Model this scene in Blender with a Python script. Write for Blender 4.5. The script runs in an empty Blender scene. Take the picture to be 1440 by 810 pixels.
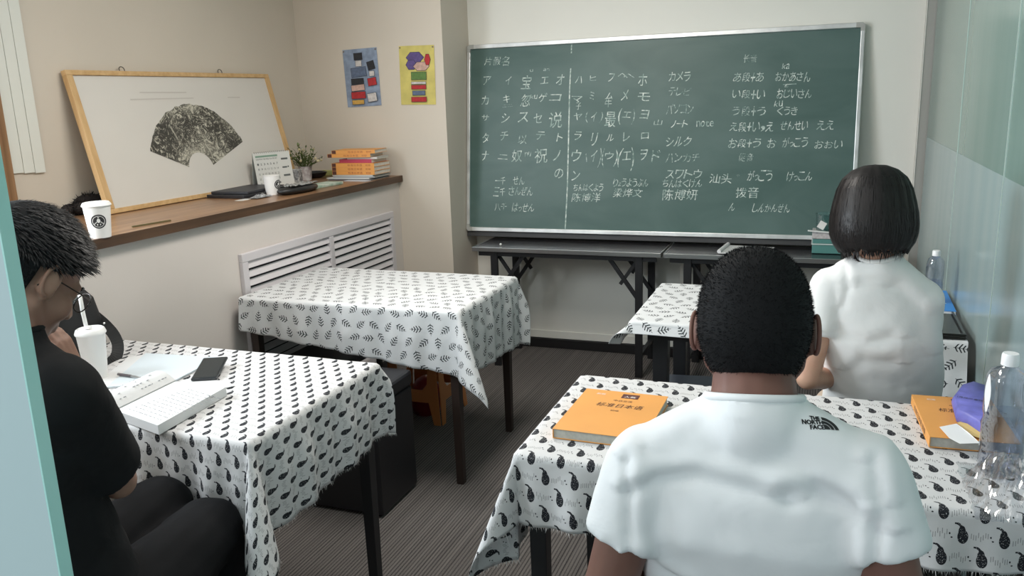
import bpy, bmesh, math, random
import numpy as np
from mathutils import Vector, Matrix, Euler, noise
PI = math.pi
C = bpy.context.scene.collection
rnd = random.Random(7)

# ---------------------------------------------------------------- camera
FPX, YAW, PITCH, ROLL, CH = 1158.8, .3646, .2277, -.0339, 1.6288
_f = Vector((-math.sin(YAW)*math.cos(PITCH), math.cos(YAW)*math.cos(PITCH), -math.sin(PITCH)))
_r0 = Vector((math.cos(YAW), math.sin(YAW), 0)); _u0 = _r0.cross(_f)
_r = _r0*math.cos(ROLL) + _u0*math.sin(ROLL); _u = -_r0*math.sin(ROLL) + _u0*math.cos(ROLL)
CAMP = Vector((0, 0, CH))
cd = bpy.data.cameras.new('camera'); cam = bpy.data.objects.new('camera', cd); C.objects.link(cam)
cam.matrix_world = Matrix((( _r.x, _u.x, -_f.x, 0), (_r.y, _u.y, -_f.y, 0), (_r.z, _u.z, -_f.z, CH), (0, 0, 0, 1)))
cd.sensor_width = 36; cd.lens = 36*FPX/1440; cd.clip_start = .05
bpy.context.scene.camera = cam

# ---------------------------------------------------------------- world, lights, exposure
world = bpy.data.worlds.new('world'); bpy.context.scene.world = world; world.use_nodes = True
bg = world.node_tree.nodes['Background']; bg.inputs[0].default_value = (.80, .88, .95, 1); bg.inputs[1].default_value = .28
vs = bpy.context.scene.view_settings
vs.view_transform = 'Standard'; vs.look = 'None'; vs.gamma = 1; vs.exposure = 0; vs.use_curve_mapping = False

def area(name, loc, target, sx, sy, power, col, spread=180):
    l = bpy.data.lights.new(name, 'AREA'); l.shape = 'RECTANGLE'; l.size = sx; l.size_y = sy; l.energy = power; l.color = col
    l.spread = math.radians(spread)
    o = bpy.data.objects.new(name, l); C.objects.link(o); o.location = loc
    o.rotation_euler = (Vector(target)-Vector(loc)).to_track_quat('-Z', 'Y').to_euler()
    return o
area('window_daylight', (-3.30, 1.25, 1.95), (0, 1.6, 1.15), 1.15, 1.1, 118, (.88, .95, 1.0))
area('ceiling_lamp_light', (-1.35, 2.9, 2.70), (-1.2, 2.9, 0), 1.1, .6, 40, (1, .95, .88))
area('ceiling_lamp_light', (-.5, .9, 2.70), (-.5, .9, 0), 1.1, .5, 5, (1, .97, .92))
area('added_rear_fill', (-1.15, -1.5, 1.95), (.0, 1.3, 1.05), 1.0, 1.0, 24, (.92, .97, 1.0))  # added fill from behind left for the door face and near shirt

# ---------------------------------------------------------------- pixel -> real place on a known plane (used only to read positions off the photograph)
def ray(x, y): return _f + _r*((x-720)/FPX) - _u*((y-405)/FPX)
def at(x, y, ax, val):
    d = ray(x, y); t = (val-CAMP[ax])/d[ax]; return CAMP + d*t
def atY(x, y, Y): return at(x, y, 1, Y)
def atZ(x, y, Z): return at(x, y, 2, Z)
def atX(x, y, X): return at(x, y, 0, X)

# ---------------------------------------------------------------- shader helpers
class N:
    """small arithmetic wrapper: expressions on shader sockets become Math nodes"""
    def __init__(s, nt, v): s.nt = nt; s.v = v
    def op(s, o, *a):
        n = s.nt.nodes.new('ShaderNodeMath'); n.operation = o
        for i, q in enumerate((s,)+a):
            q = q.v if isinstance(q, N) else q
            if isinstance(q, (int, float)): n.inputs[i].default_value = q
            else: s.nt.links.new(q, n.inputs[i])
        return N(s.nt, n.outputs[0])
    def __add__(s, o): return s.op('ADD', o)
    __radd__ = __add__
    def __sub__(s, o): return s.op('SUBTRACT', o)
    def __rsub__(s, o): return (s*-1)+o
    def __mul__(s, o): return s.op('MULTIPLY', o)
    __rmul__ = __mul__
    def __truediv__(s, o): return s.op('DIVIDE', o)
    def lt(s, o): return s.op('LESS_THAN', o)
    def gt(s, o): return s.op('GREATER_THAN', o)
    def max(s, o): return s.op('MAXIMUM', o)
    def min(s, o): return s.op('MINIMUM', o)
    def abs(s): return s.op('ABSOLUTE')
    def floor(s): return s.op('FLOOR')
    def fract(s): return s.op('FRACT')
    def sin(s): return s.op('SINE')
    def cos(s): return s.op('COSINE')
    def sqrt(s): return s.op('SQRT')

def newmat(name):
    m = bpy.data.materials.new(name); m.use_nodes = True
    nt = m.node_tree; return m, nt, nt.nodes['Principled BSDF']
def setp(b, **k):
    for a, v in k.items():
        a = {'col': 'Base Color', 'rough': 'Roughness', 'metal': 'Metallic', 'spec': 'Specular IOR Level', 'trans': 'Transmission Weight', 'ior': 'IOR',
             'alpha': 'Alpha', 'sss': 'Subsurface Weight', 'sheen': 'Sheen Weight', 'coat': 'Coat Weight'}[a]
        b.inputs[a].default_value = (*v, 1) if isinstance(v, tuple) else v
_M = {}
def mat(name, col, rough=.6, metal=0, spec=.5, noise_amt=0, scale=20, bump=0, bscale=60, dark=None, **k):
    if name in _M: return _M[name]
    m, nt, b = newmat(name); setp(b, col=col, rough=rough, metal=metal, spec=spec, **k)
    tc = nt.nodes.new('ShaderNodeTexCoord')
    if noise_amt or dark:
        n = nt.nodes.new('ShaderNodeTexNoise'); n.inputs['Scale'].default_value = scale; n.inputs['Detail'].default_value = 4
        nt.links.new(tc.outputs['Object'], n.inputs['Vector'])
        mx = nt.nodes.new('ShaderNodeMix'); mx.data_type = 'RGBA'
        d = dark or tuple(c*(1-noise_amt) for c in col)
        mx.inputs[6].default_value = (*d, 1); mx.inputs[7].default_value = (*col, 1)
        rp = nt.nodes.new('ShaderNodeMapRange'); rp.inputs[1].default_value = .35; rp.inputs[2].default_value = .65
        nt.links.new(n.outputs[0], rp.inputs[0]); nt.links.new(rp.outputs[0], mx.inputs[0]); nt.links.new(mx.outputs[2], b.inputs['Base Color'])
    if bump:
        n = nt.nodes.new('ShaderNodeTexNoise'); n.inputs['Scale'].default_value = bscale; n.inputs['Detail'].default_value = 3
        nt.links.new(tc.outputs['Object'], n.inputs['Vector'])
        bp = nt.nodes.new('ShaderNodeBump'); bp.inputs['Strength'].default_value = bump; bp.inputs['Distance'].default_value = .01
        nt.links.new(n.outputs[0], bp.inputs['Height']); nt.links.new(bp.outputs[0], b.inputs['Normal'])
    _M[name] = m; return m
def mixcol(nt, b, fac, base, ink):
    mx = nt.nodes.new('ShaderNodeMix'); mx.data_type = 'RGBA'
    for i, c in ((6, base), (7, ink)):
        if isinstance(c, tuple): mx.inputs[i].default_value = (*c, 1)
        else: nt.links.new(c, mx.inputs[i])
    nt.links.new(fac.v, mx.inputs[0])
    if b is not None: nt.links.new(mx.outputs[2], b.inputs['Base Color'])
    return mx.outputs[2]

def whale_cloth(name, PX, PY, S):
    m, nt, b = newmat(name); setp(b, rough=.85, spec=.2)
    uv = nt.nodes.new('ShaderNodeUVMap'); sp = nt.nodes.new('ShaderNodeSeparateXYZ'); nt.links.new(uv.outputs[0], sp.inputs[0])
    u, v = N(nt, sp.outputs[0]), N(nt, sp.outputs[1])
    row = (v/PY).floor(); odd = (row*.5).fract()
    uu = u/PX + odd; col = uu.floor()
    x1 = (uu.fract()-.5)*PX; y = ((v/PY).fract()-.5)*PY; x = (x1+.012)/S-.012; y0_ = y; y = y/S
    def ell(cx, cy, rx, ry):
        return (((x-cx)/rx)*((x-cx)/rx) + ((y-cy)/ry)*((y-cy)/ry))
    body = ell(-.011, -.004, .0078, .0115).lt(1)
    body2 = ell(-.0125, .004, .0052, .010).lt(1)
    dx, dy = x+.0225, y-.008
    r = (dx*dx+dy*dy).sqrt()
    tail = (r-.0095).abs().lt(.0019)*dx.gt(-.001)*dy.gt(-.006)
    wn = nt.nodes.new('ShaderNodeTexWhiteNoise'); wn.noise_dimensions = '2D'
    cb = nt.nodes.new('ShaderNodeCombineXYZ')
    st = ((x1-.004)/.0042).floor(); nt.links.new((st+col*13).v, cb.inputs[0]); nt.links.new(row.v, cb.inputs[1]); nt.links.new(cb.outputs[0], wn.inputs[0])
    h = (N(nt, wn.outputs[0])-.5)*.012; x = x1-.004; y = y0_
    rain = (x/.0042).fract().lt(.30)*(y+.002-h).abs().lt(.0055)*x.gt(.000)*x.lt(PX*.5-.005)
    x = (x1+.012)/S-.012; y = y0_/S
    dots = ell(-.027, -.006, .0016, .0012).lt(1).max(ell(-.030, .0, .0012, .0018).lt(1))
    ns = nt.nodes.new('ShaderNodeTexNoise'); ns.inputs['Scale'].default_value = 420; nt.links.new(uv.outputs[0], ns.inputs['Vector'])
    fleck = N(nt, ns.outputs[0]).lt(.64)
    ink = (body.max(body2).max(tail)*fleck).max(rain*.62).max(dots)
    mixcol(nt, b, ink, (.64, .63, .63), (.02, .021, .026))
    weave(nt, b, uv)
    return m
def weave(nt, b, uv):
    n = nt.nodes.new('ShaderNodeTexNoise'); n.inputs['Scale'].default_value = 22; n.inputs['Detail'].default_value = 5
    nt.links.new(uv.outputs[0], n.inputs['Vector'])
    bp = nt.nodes.new('ShaderNodeBump'); bp.inputs['Strength'].default_value = .25; bp.inputs['Distance'].default_value = .01
    nt.links.new(n.outputs[0], bp.inputs['Height']); nt.links.new(bp.outputs[0], b.inputs['Normal'])
def fern_cloth():
    m, nt, b = newmat('fern_print_cotton'); setp(b, rough=.8, spec=.25)
    uv = nt.nodes.new('ShaderNodeUVMap'); sp = nt.nodes.new('ShaderNodeSeparateXYZ'); nt.links.new(uv.outputs[0], sp.inputs[0])
    u, v = N(nt, sp.outputs[0]), N(nt, sp.outputs[1])
    PX, PY = .066, .060
    row = (v/PY).floor(); odd = (row*.5).fract(); uu = u/PX + odd; col = uu.floor()
    cb = nt.nodes.new('ShaderNodeCombineXYZ'); nt.links.new(col.v, cb.inputs[0]); nt.links.new(row.v, cb.inputs[1])
    wn = nt.nodes.new('ShaderNodeTexWhiteNoise'); wn.noise_dimensions = '2D'; nt.links.new(cb.outputs[0], wn.inputs[0])
    a = N(nt, wn.outputs[0])*6.283
    sc = nt.nodes.new('ShaderNodeSeparateColor'); nt.links.new(wn.outputs[1], sc.inputs[0])
    x0 = (uu.fract()-.5)*PX + (N(nt, sc.outputs[1])-.5)*.008; y0 = ((v/PY).fract()-.5)*PY + (N(nt, sc.outputs[2])-.5)*.008
    s = x0*a.cos()+y0*a.sin(); t = (y0*a.cos()-x0*a.sin()).abs()
    q = (s+.004)/.027
    lim = (1-q*q)*.0150
    leaf = ((s-t*.62)/.0118).fract().lt(.40)*t.lt(lim)*t.gt(.0007)*s.abs().lt(.025)
    stem = t.lt(.0008)*s.abs().lt(.027)
    mixcol(nt, b, leaf.max(stem), (.66, .67, .68), (.022, .028, .032))
    weave(nt, b, uv)
    return m
def carpet_mat():
    m, nt, b = newmat('striped_carpet'); setp(b, rough=.95, spec=.1)
    tc = nt.nodes.new('ShaderNodeTexCoord'); sp = nt.nodes.new('ShaderNodeSeparateXYZ'); nt.links.new(tc.outputs['Object'], sp.inputs[0])
    x, y = N(nt, sp.outputs[0]), N(nt, sp.outputs[1])
    cb = nt.nodes.new('ShaderNodeCombineXYZ'); nt.links.new((x*90).v, cb.inputs[0]); nt.links.new((y*.9).v, cb.inputs[1])
    n1 = nt.nodes.new('ShaderNodeTexNoise'); n1.inputs['Scale'].default_value = 1; n1.inputs['Detail'].default_value = 1; nt.links.new(cb.outputs[0], n1.inputs['Vector'])
    n2 = nt.nodes.new('ShaderNodeTexNoise'); n2.inputs['Scale'].default_value = 260; nt.links.new(tc.outputs['Object'], n2.inputs['Vector'])
    line = (x/.0135).fract().lt(.36)
    f = (line*.62 + (N(nt, n1.outputs[0])-.5)*.9 + (N(nt, n2.outputs[0])-.5)*1.1 + .14).max(0).min(1)
    mixcol(nt, b, f, (.175, .160, .152), (.040, .037, .038))
    bp = nt.nodes.new('ShaderNodeBump'); bp.inputs['Strength'].default_value = .6; bp.inputs['Distance'].default_value = .004
    nt.links.new((1-f).v, bp.inputs['Height']); nt.links.new(bp.outputs[0], b.inputs['Normal'])
    return m
def wood_mat(name, c1, c2, axis=1, rough=.4, sc=1.):
    if name in _M: return _M[name]
    m, nt, b = newmat(name); setp(b, rough=rough, spec=.4)
    tc = nt.nodes.new('ShaderNodeTexCoord'); mp = nt.nodes.new('ShaderNodeMapping'); nt.links.new(tc.outputs['Object'], mp.inputs[0])
    s = [38*sc]*3; s[axis] = 2.2*sc; mp.inputs['Scale'].default_value = s
    n = nt.nodes.new('ShaderNodeTexNoise'); n.inputs['Scale'].default_value = 1; n.inputs['Detail'].default_value = 5; nt.links.new(mp.outputs[0], n.inputs['Vector'])
    f = ((N(nt, n.outputs[0])-.35)*3.2).max(0).min(1)
    mixcol(nt, b, f, c1, c2); _M[name] = m; return m
def glass_mat(name, tint=(.9, .97, .97), rough=.02, ior=1.45, thin=.75):
    """clear thin plastic or glass: see-through with a glossy skin, cheap to trace"""
    if name in _M: return _M[name]
    m = bpy.data.materials.new(name); m.use_nodes = True; nt = m.node_tree; nt.nodes.clear()
    o = nt.nodes.new('ShaderNodeOutputMaterial'); tr = nt.nodes.new('ShaderNodeBsdfTransparent'); tr.inputs[0].default_value = (*tint, 1)
    gl = nt.nodes.new('ShaderNodeBsdfGlossy'); gl.inputs['Roughness'].default_value = rough
    fr = nt.nodes.new('ShaderNodeLayerWeight'); fr.inputs[0].default_value = .35
    mr = nt.nodes.new('ShaderNodeMapRange'); mr.inputs[3].default_value = .06; mr.inputs[4].default_value = thin
    nt.links.new(fr.outputs['Facing'], mr.inputs[0])
    mx = nt.nodes.new('ShaderNodeMixShader'); nt.links.new(mr.outputs[0], mx.inputs[0]); nt.links.new(tr.outputs[0], mx.inputs[1]); nt.links.new(gl.outputs[0], mx.inputs[2])
    nt.links.new(mx.outputs[0], o.inputs[0]); _M[name] = m; return m

# ---------------------------------------------------------------- mesh helpers
LOC = {}
class MB:
    def __init__(s): s.v = []; s.f = []; s.uv = None
    def add(s, vs, fs, M=None):
        n = len(s.v)
        s.v += [(M @ Vector(p)) if M is not None else Vector(p) for p in vs]
        s.f += [tuple(i+n for i in f) for f in fs]; return s
    def box(s, x0, x1, y0, y1, z0, z1, M=None):
        return s.add([(x, y, z) for z in (z0, z1) for y in (y0, y1) for x in (x0, x1)],
                     [(0, 2, 3, 1), (4, 5, 7, 6), (0, 1, 5, 4), (2, 6, 7, 3), (0, 4, 6, 2), (1, 3, 7, 5)], M)
    def bar(s, a, b, w, h=None, up=(0, 0, 1)):
        a, b = Vector(a), Vector(b); h = h or w; d = (b-a); L = d.length; d.normalize()
        up = Vector(up)
        if abs(d.dot(up)) > .98: up = Vector((0, 1, 0))
        x = d.cross(up).normalized(); z = x.cross(d)
        M = Matrix(((x.x, d.x, z.x, a.x), (x.y, d.y, z.y, a.y), (x.z, d.z, z.z, a.z), (0, 0, 0, 1)))
        return s.box(-w/2, w/2, 0, L, -h/2, h/2, M)
    def rings(s, rs, cap=True, closed=False):
        n = len(rs[0]); k = len(s.v)
        for r in rs: s.v += [Vector(p) for p in r]
        m = len(rs)
        for i in range(m if closed else m-1):
            for j in range(n):
                a = k+i*n+j; b = k+i*n+(j+1) % n; c = k+((i+1) % m)*n+(j+1) % n; d = k+((i+1) % m)*n+j
                s.f.append((a, b, c, d))
        if cap and not closed: s.f.append(tuple(range(k+n-1, k-1, -1))); s.f.append(tuple(range(k+(m-1)*n, k+m*n)))
        return s
    def lathe(s, prof, c=(0, 0, 0), n=24, M=None, cap=True):
        M = M or Matrix.Translation(c)
        return s.rings([[M @ Vector((r*math.cos(2*PI*j/n), r*math.sin(2*PI*j/n), z)) for j in range(n)] for r, z in prof], cap)
    def tube(s, pts, r, n=8, closed=False, flat=1.):
        pts = [Vector(p) for p in pts]; rs = []; prev = None
        for i, p in enumerate(pts):
            if closed: d = pts[(i+1) % len(pts)]-pts[i-1]
            else: d = pts[min(i+1, len(pts)-1)]-pts[max(i-1, 0)]
            d.normalize()
            if prev is None: x = d.orthogonal().normalized() if abs(d.z) > .95 else d.cross(Vector((0, 0, 1))).normalized()
            else: x = (prev - d*prev.dot(d)).normalized()
            prev = x; y = d.cross(x); rr = r[i] if isinstance(r, (list, tuple)) else r
            rs.append([p + x*rr*math.cos(2*PI*j/n) + y*rr*flat*math.sin(2*PI*j/n) for j in range(n)])
        return s.rings(rs, not closed, closed)
    def ball(s, c, r, M=None, n=16, m=10):
        if not isinstance(r, (tuple, list, Vector)): r = (r, r, r)
        T = Matrix.Translation(c) @ (M.to_4x4() if M is not None else Matrix.Identity(4)) @ Matrix.Diagonal((*r, 1))
        k = len(s.v); s.v.append(T @ Vector((0, 0, -1)))
        for i in range(1, m):
            a = -PI/2+PI*i/m
            for j in range(n): s.v.append(T @ Vector((math.cos(a)*math.cos(2*PI*j/n), math.cos(a)*math.sin(2*PI*j/n), math.sin(a))))
        s.v.append(T @ Vector((0, 0, 1))); e = len(s.v)-1
        for j in range(n):
            s.f.append((k, k+1+(j+1) % n, k+1+j)); s.f.append((e, e-n+j, e-n+(j+1) % n))
            for i in range(m-2):
                a = k+1+i*n+j; b = k+1+i*n+(j+1) % n; s.f.append((a, b, b+n, a+n))
        return s
    def cap(s, a, ra, b, rb, n=14, sq=(1, 1), up=None):
        """tapered capsule; sq squashes the section"""
        a, b = Vector(a), Vector(b); d = b-a; L = d.length; d.normalize()
        x = (Vector(up) - d*Vector(up).dot(d)).normalized() if up is not None else d.orthogonal().normalized(); y = d.cross(x); rs = []
        def ring(p, r): rs.append([p + x*r*sq[0]*math.cos(2*PI*j/n) + y*r*sq[1]*math.sin(2*PI*j/n) for j in range(n)])
        for i in range(4):
            t = PI/2*(i+.35)/4.35; ring(a - d*ra*math.cos(t), ra*math.sin(t))
        for i in range(5): t = i/4; ring(a.lerp(b, t), ra+(rb-ra)*t)
        for i in range(3, -1, -1):
            t = PI/2*(i+.35)/4.35; ring(b + d*rb*math.cos(t), rb*math.sin(t))
        return s.rings(rs)
    def ext(s, outline, M, depth):
        """extrude a closed 2-D outline (x,y) by depth in z, under M"""
        n = len(outline); k = len(s.v)
        s.v += [M @ Vector((x, y, 0)) for x, y in outline] + [M @ Vector((x, y, depth)) for x, y in outline]
        s.f.append(tuple(range(k+n-1, k-1, -1))); s.f.append(tuple(range(k+n, k+2*n)))
        for j in range(n): s.f.append((k+j, k+(j+1) % n, k+n+(j+1) % n, k+n+j))
        return s
    def build(s, name, material, parent=None, smooth=False, bevel=0, origin=None, solid=0, sub=0, flat_n=False):
        o0 = LOC.get(parent.name) if parent is not None else None
        if o0 is None:
            if parent is None:
                if origin is None:
                    xs = [p.x for p in s.v]; ys = [p.y for p in s.v]
                    origin = Vector(((min(xs)+max(xs))/2, (min(ys)+max(ys))/2, min(p.z for p in s.v)))
                o0 = Vector(origin)
            else: o0 = Vector((0, 0, 0))
        me = bpy.data.meshes.new(name); me.from_pydata([p-o0 for p in s.v], [], s.f)
        bm = bmesh.new(); bm.from_mesh(me)
        if not flat_n: bmesh.ops.recalc_face_normals(bm, faces=bm.faces)
        bm.to_mesh(me); bm.free()
        if s.uv is not None:
            ul = me.uv_layers.new(name='UVMap')
            for l in me.loops: ul.data[l.index].uv = s.uv[l.vertex_index]
        if material: me.materials.append(material)
        if smooth:
            me.polygons.foreach_set('use_smooth', [True]*len(me.polygons))
            if smooth != True: me.set_sharp_from_angle(angle=math.radians(smooth))
        o = bpy.data.objects.new(name, me); C.objects.link(o)
        if parent is not None: o.parent = parent
        else: o.location = o0
        LOC[o.name] = o0
        if solid: q = o.modifiers.new('s', 'SOLIDIFY'); q.thickness = solid; q.offset = 0
        if bevel: q = o.modifiers.new('b', 'BEVEL'); q.width = bevel; q.segments = 2; q.limit_method = 'ANGLE'; q.angle_limit = .6
        if sub: q = o.modifiers.new('u', 'SUBSURF'); q.levels = sub; q.render_levels = sub
        return o
def tag(o, label=None, cat=None, group=None, kind=None):
    if label: o['label'] = label
    if cat: o['category'] = cat
    if group: o['group'] = group
    if kind: o['kind'] = kind
    return o
def thing(name, label, cat, loc, group=None):
    o = bpy.data.objects.new(name, None); C.objects.link(o); o.location = loc; o.empty_display_size = .1
    LOC[o.name] = Vector(loc); return tag(o, label, cat, group)
def struct(o): o['kind'] = 'structure'; return o
def copy_thing(src, delta, label, group=None, rotz=0):
    r = src.copy(); C.objects.link(r); r.location = src.location + Vector(delta); r.rotation_euler.z += rotz; r['label'] = label
    if group: r['group'] = group
    for ch in src.children:
        c = ch.copy(); C.objects.link(c); c.parent = r
        for g in ch.children: d = g.copy(); C.objects.link(d); d.parent = c
    return r
def rotz_about(p, a): return Matrix.Translation(p) @ Matrix.Rotation(a, 4, 'Z')
def frame(o, x, y, z=None):
    x = Vector(x).normalized(); y = Vector(y); y = (y-x*y.dot(x)).normalized(); z = x.cross(y)
    return Matrix(((x.x, y.x, z.x, o[0]), (x.y, y.y, z.y, o[1]), (x.z, y.z, z.z, o[2]), (0, 0, 0, 1)))
_T = {}
def textpoly(s):
    """flat glyph mesh of a string from Blender's built-in font, scaled to a 0..1 box with its width/height"""
    if s not in _T:
        c = bpy.data.curves.new('t', 'FONT'); c.body = s; c.resolution_u = 2
        o = bpy.data.objects.new('t', c); C.objects.link(o)
        me = bpy.data.meshes.new_from_object(o.evaluated_get(bpy.context.evaluated_depsgraph_get()))
        vs = [v.co.copy() for v in me.vertices]; fs = [tuple(p.vertices) for p in me.polygons]
        bpy.data.objects.remove(o); bpy.data.curves.remove(c); bpy.data.meshes.remove(me)
        x0 = min(v.x for v in vs); x1 = max(v.x for v in vs); y0 = min(v.y for v in vs); y1 = max(v.y for v in vs)
        _T[s] = ([((v.x-x0)/(x1-x0), (v.y-y0)/max(1e-6, y1-y0)) for v in vs], fs)
    return _T[s]
def text_on(mb, s, M, x0, x1, y0, y1, shear=0, rot=0):
    vs, fs = textpoly(s); w, h = x1-x0, y1-y0; cx, cy = (x0+x1)/2, (y0+y1)/2; ca, sa = math.cos(rot), math.sin(rot)
    out = []
    for a, b in vs:
        x = (a-.5)*w + shear*(b-.5)*h; y = (b-.5)*h; out.append((cx+x*ca-y*sa, cy+x*sa+y*ca, 0))
    return mb.add(out, fs, M)

# ================================================================ THE SETTING
XL, XP, XLEDGE, XG = -3.16, -2.145, -2.4945, .5035
YP, YB, ZL, ZC = 4.606, 4.998, 1.174, 2.8
plaster = mat('warm_white_plaster', (.68, .61, .525), .75, spec=.25, noise_amt=.05, scale=1.3, bump=.04, bscale=30)
plaster_b = mat('board_wall_plaster', (.87, .85, .79), .7, spec=.25, noise_amt=.03, scale=1.3, bump=.04, bscale=30)
plaster_l = mat('low_wall_plaster', (.70, .64, .60), .7, spec=.3, noise_amt=.05, scale=1.7, bump=.04, bscale=25)
oak = wood_mat('brown_ledge_wood', (.30, .165, .085), (.175, .088, .043), 1, .32)
oak_dark = wood_mat('ledge_edge_wood', (.115, .062, .034), (.06, .033, .02), 1, .45)
black_trim = mat('black_skirting', (.012, .011, .012), .5)
struct(MB().box(-3.3, 1.7, -2.2, 5.1, -.06, 0).build('floor', carpet_mat(), origin=(0, 0, 0)))
struct(MB().box(-3.3, 1.7, -2.2, 5.1, ZC, ZC+.06).build('ceiling', mat('ceiling_white', (.8, .79, .77), .8)))
struct(MB().box(XP-.001, .62, YB, YB+.08, 0, ZC).build('wall_back', plaster_b))
struct(MB().box(XL-.1, XP, YP, YB+.08, 0, ZC).build('wall_pier', plaster))
wl = MB()
wl.box(XL-.12, XL, 2.47, YP+.01, ZL-.03, ZC).box(XL-.12, XL, -.2, .62, 0, ZC).box(XL-.12, XL, .62, 2.47, 0, 1.25).box(XL-.12, XL, .62, 2.47, 2.42, ZC)
struct(wl.build('wall_left', plaster))
struct(MB().box(XL, XLEDGE, -.2, YP, 0, ZL-.036).build('wall_ledge', plaster_l))
led = struct(MB().box(XL, XLEDGE+.022, -.2, YP, ZL-.036, ZL).build('trim_1', oak))
MB().box(XLEDGE+.0225, XLEDGE+.03, -.2, YP, ZL-.038, ZL+.0005).build('edge_band', oak_dark, led)
struct(MB().box(XP, .50, YB-.022, YB, 0, .062).build('baseboard_back', black_trim, bevel=.002))
struct(MB().box(XP, .50, YB-.010, YB, .064, .115).build('trim_3', plaster_b, bevel=.003))
struct(MB().box(XLEDGE, XLEDGE+.015, .6, YP, 0, .06).build('baseboard_left', black_trim, bevel=.002))
# window in the left wall (its brown jamb and the end of a blind show at the photo's left edge)
jamb = wood_mat('window_jamb_wood', (.33, .19, .10), (.20, .105, .05), 2, .4)
w1 = thing('window_1', None, None, (XL, 1.55, 1.25)); struct(w1)
fr = MB().box(XL-.06, XL+.02, 2.42, 2.492, ZL, 2.47).box(XL-.06, XL+.02, .60, .67, ZL, 2.47).box(XL-.06, XL+.02, .67, 2.42, 2.40, 2.47).box(XL-.06, XL+.02, .67, 2.42, ZL, 1.25)
fr.build('window_frame', jamb, w1, bevel=.003)
MB().box(XL-.05, XL-.01, 1.52, 1.57, 1.25, 2.40).build('mullion', jamb, w1, bevel=.003)
for a, b_ in ((.67, 1.52), (1.57, 2.42)): MB().box(XL-.034, XL-.03, a, b_, 1.25, 2.40).build('pane', glass_mat('window_glass', (.97, .99, 1), .02, thin=.3), w1)
bl = MB()
for i in range(3): bl.box(XL+.006+.001*i, XL+.009+.001*i, 2.497+i*.052, 2.547+i*.052, 1.387-.004*i, 2.5)
tag(bl.build('hanging_blind_strip', mat('blind_white', (.74, .75, .70), .6)), 'off-white fabric blind strip hanging on the wall at the photo\'s far left edge', 'blind')

# glass partition on the right
def frosted(name, c1, c2, rough, spec=.5):
    m, nt, b = newmat(name); setp(b, rough=rough, spec=spec)
    tc = nt.nodes.new('ShaderNodeTexCoord'); mp = nt.nodes.new('ShaderNodeMapping'); mp.inputs['Scale'].default_value = (1, 7, .7); nt.links.new(tc.outputs['Object'], mp.inputs[0])
    n = nt.nodes.new('ShaderNodeTexNoise'); n.inputs['Scale'].default_value = 1.1; n.inputs['Detail'].default_value = 3; nt.links.new(mp.outputs[0], n.inputs['Vector'])
    mixcol(nt, b, ((N(nt, n.outputs[0])-.3)*2.4).max(0).min(1), c1, c2); return m
g_low = frosted('frosted_glass_film', (.30, .40, .405), (.36, .445, .44), .22)
g_high = frosted('green_tinted_glass', (.185, .285, .25), (.22, .32, .285), .16)
g_edge = mat('glass_joint_edge', (.55, .66, .62), .3)
wr = struct(thing('wall_right', None, None, (XG, 2.4, 0)))
js = [-.12, .85, 1.83, 2.815, 3.785, 4.93]
for a, b_ in zip(js, js[1:]):
    p = MB().box(XG, XG+.012, a+.002, b_-.002, 0, ZC).build('glass_pane', g_high, wr)
    MB().box(XG-.0012, XG-.0002, a+.006, b_-.006, .002, 1.35).build('frosted_film', g_low, p)
for j in js[1:-1]: MB().box(XG-.0025, XG+.0125, j-.0018, j+.0018, 0, ZC).build('glass_joint', g_edge, wr)
struct(MB().box(XG-.045, XG+.02, 4.94, YB, 0, ZC).build('trim_2', mat('grey_metal_post', (.46, .44, .41), .35, .3), bevel=.002))
MB().box(XG-.047, XG-.043, 4.936, 4.941, 0, ZC).build('bright_bead', mat('bead_white', (.85, .82, .76), .4), bpy.data.objects['trim_2'])
# near glass door at the left edge of the photo
d1 = struct(thing('door_1', None, None, (-.95, .36, 0)))
g_door = frosted('frosted_door_glass', (.54, .72, .74), (.60, .77, .78), .35)
def pane_box(t0, t1, off0, off1, z0, z1):
    a = Vector((-.528, .40, 0)); d = Vector((-.993, -.12, 0)).normalized(); nn = Vector((-d.y, d.x, 0))
    M = frame(a, d, nn); return MB().box(t0, t1, off0, off1, z0, z1, M)
pane_box(.0, .87, -.012, 0, .02, 2.2).build('glass_pane', g_door, d1)
pane_box(-.0015, .0, -.012, .0, .02, 2.2).build('polished_edge', mat('teal_glass_edge', (.55, .95, .89), .25, coat=.3), d1)
struct(MB().box(-3.16, -1.42, .26, .30, 0, ZC).build('wall_front', plaster))

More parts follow.
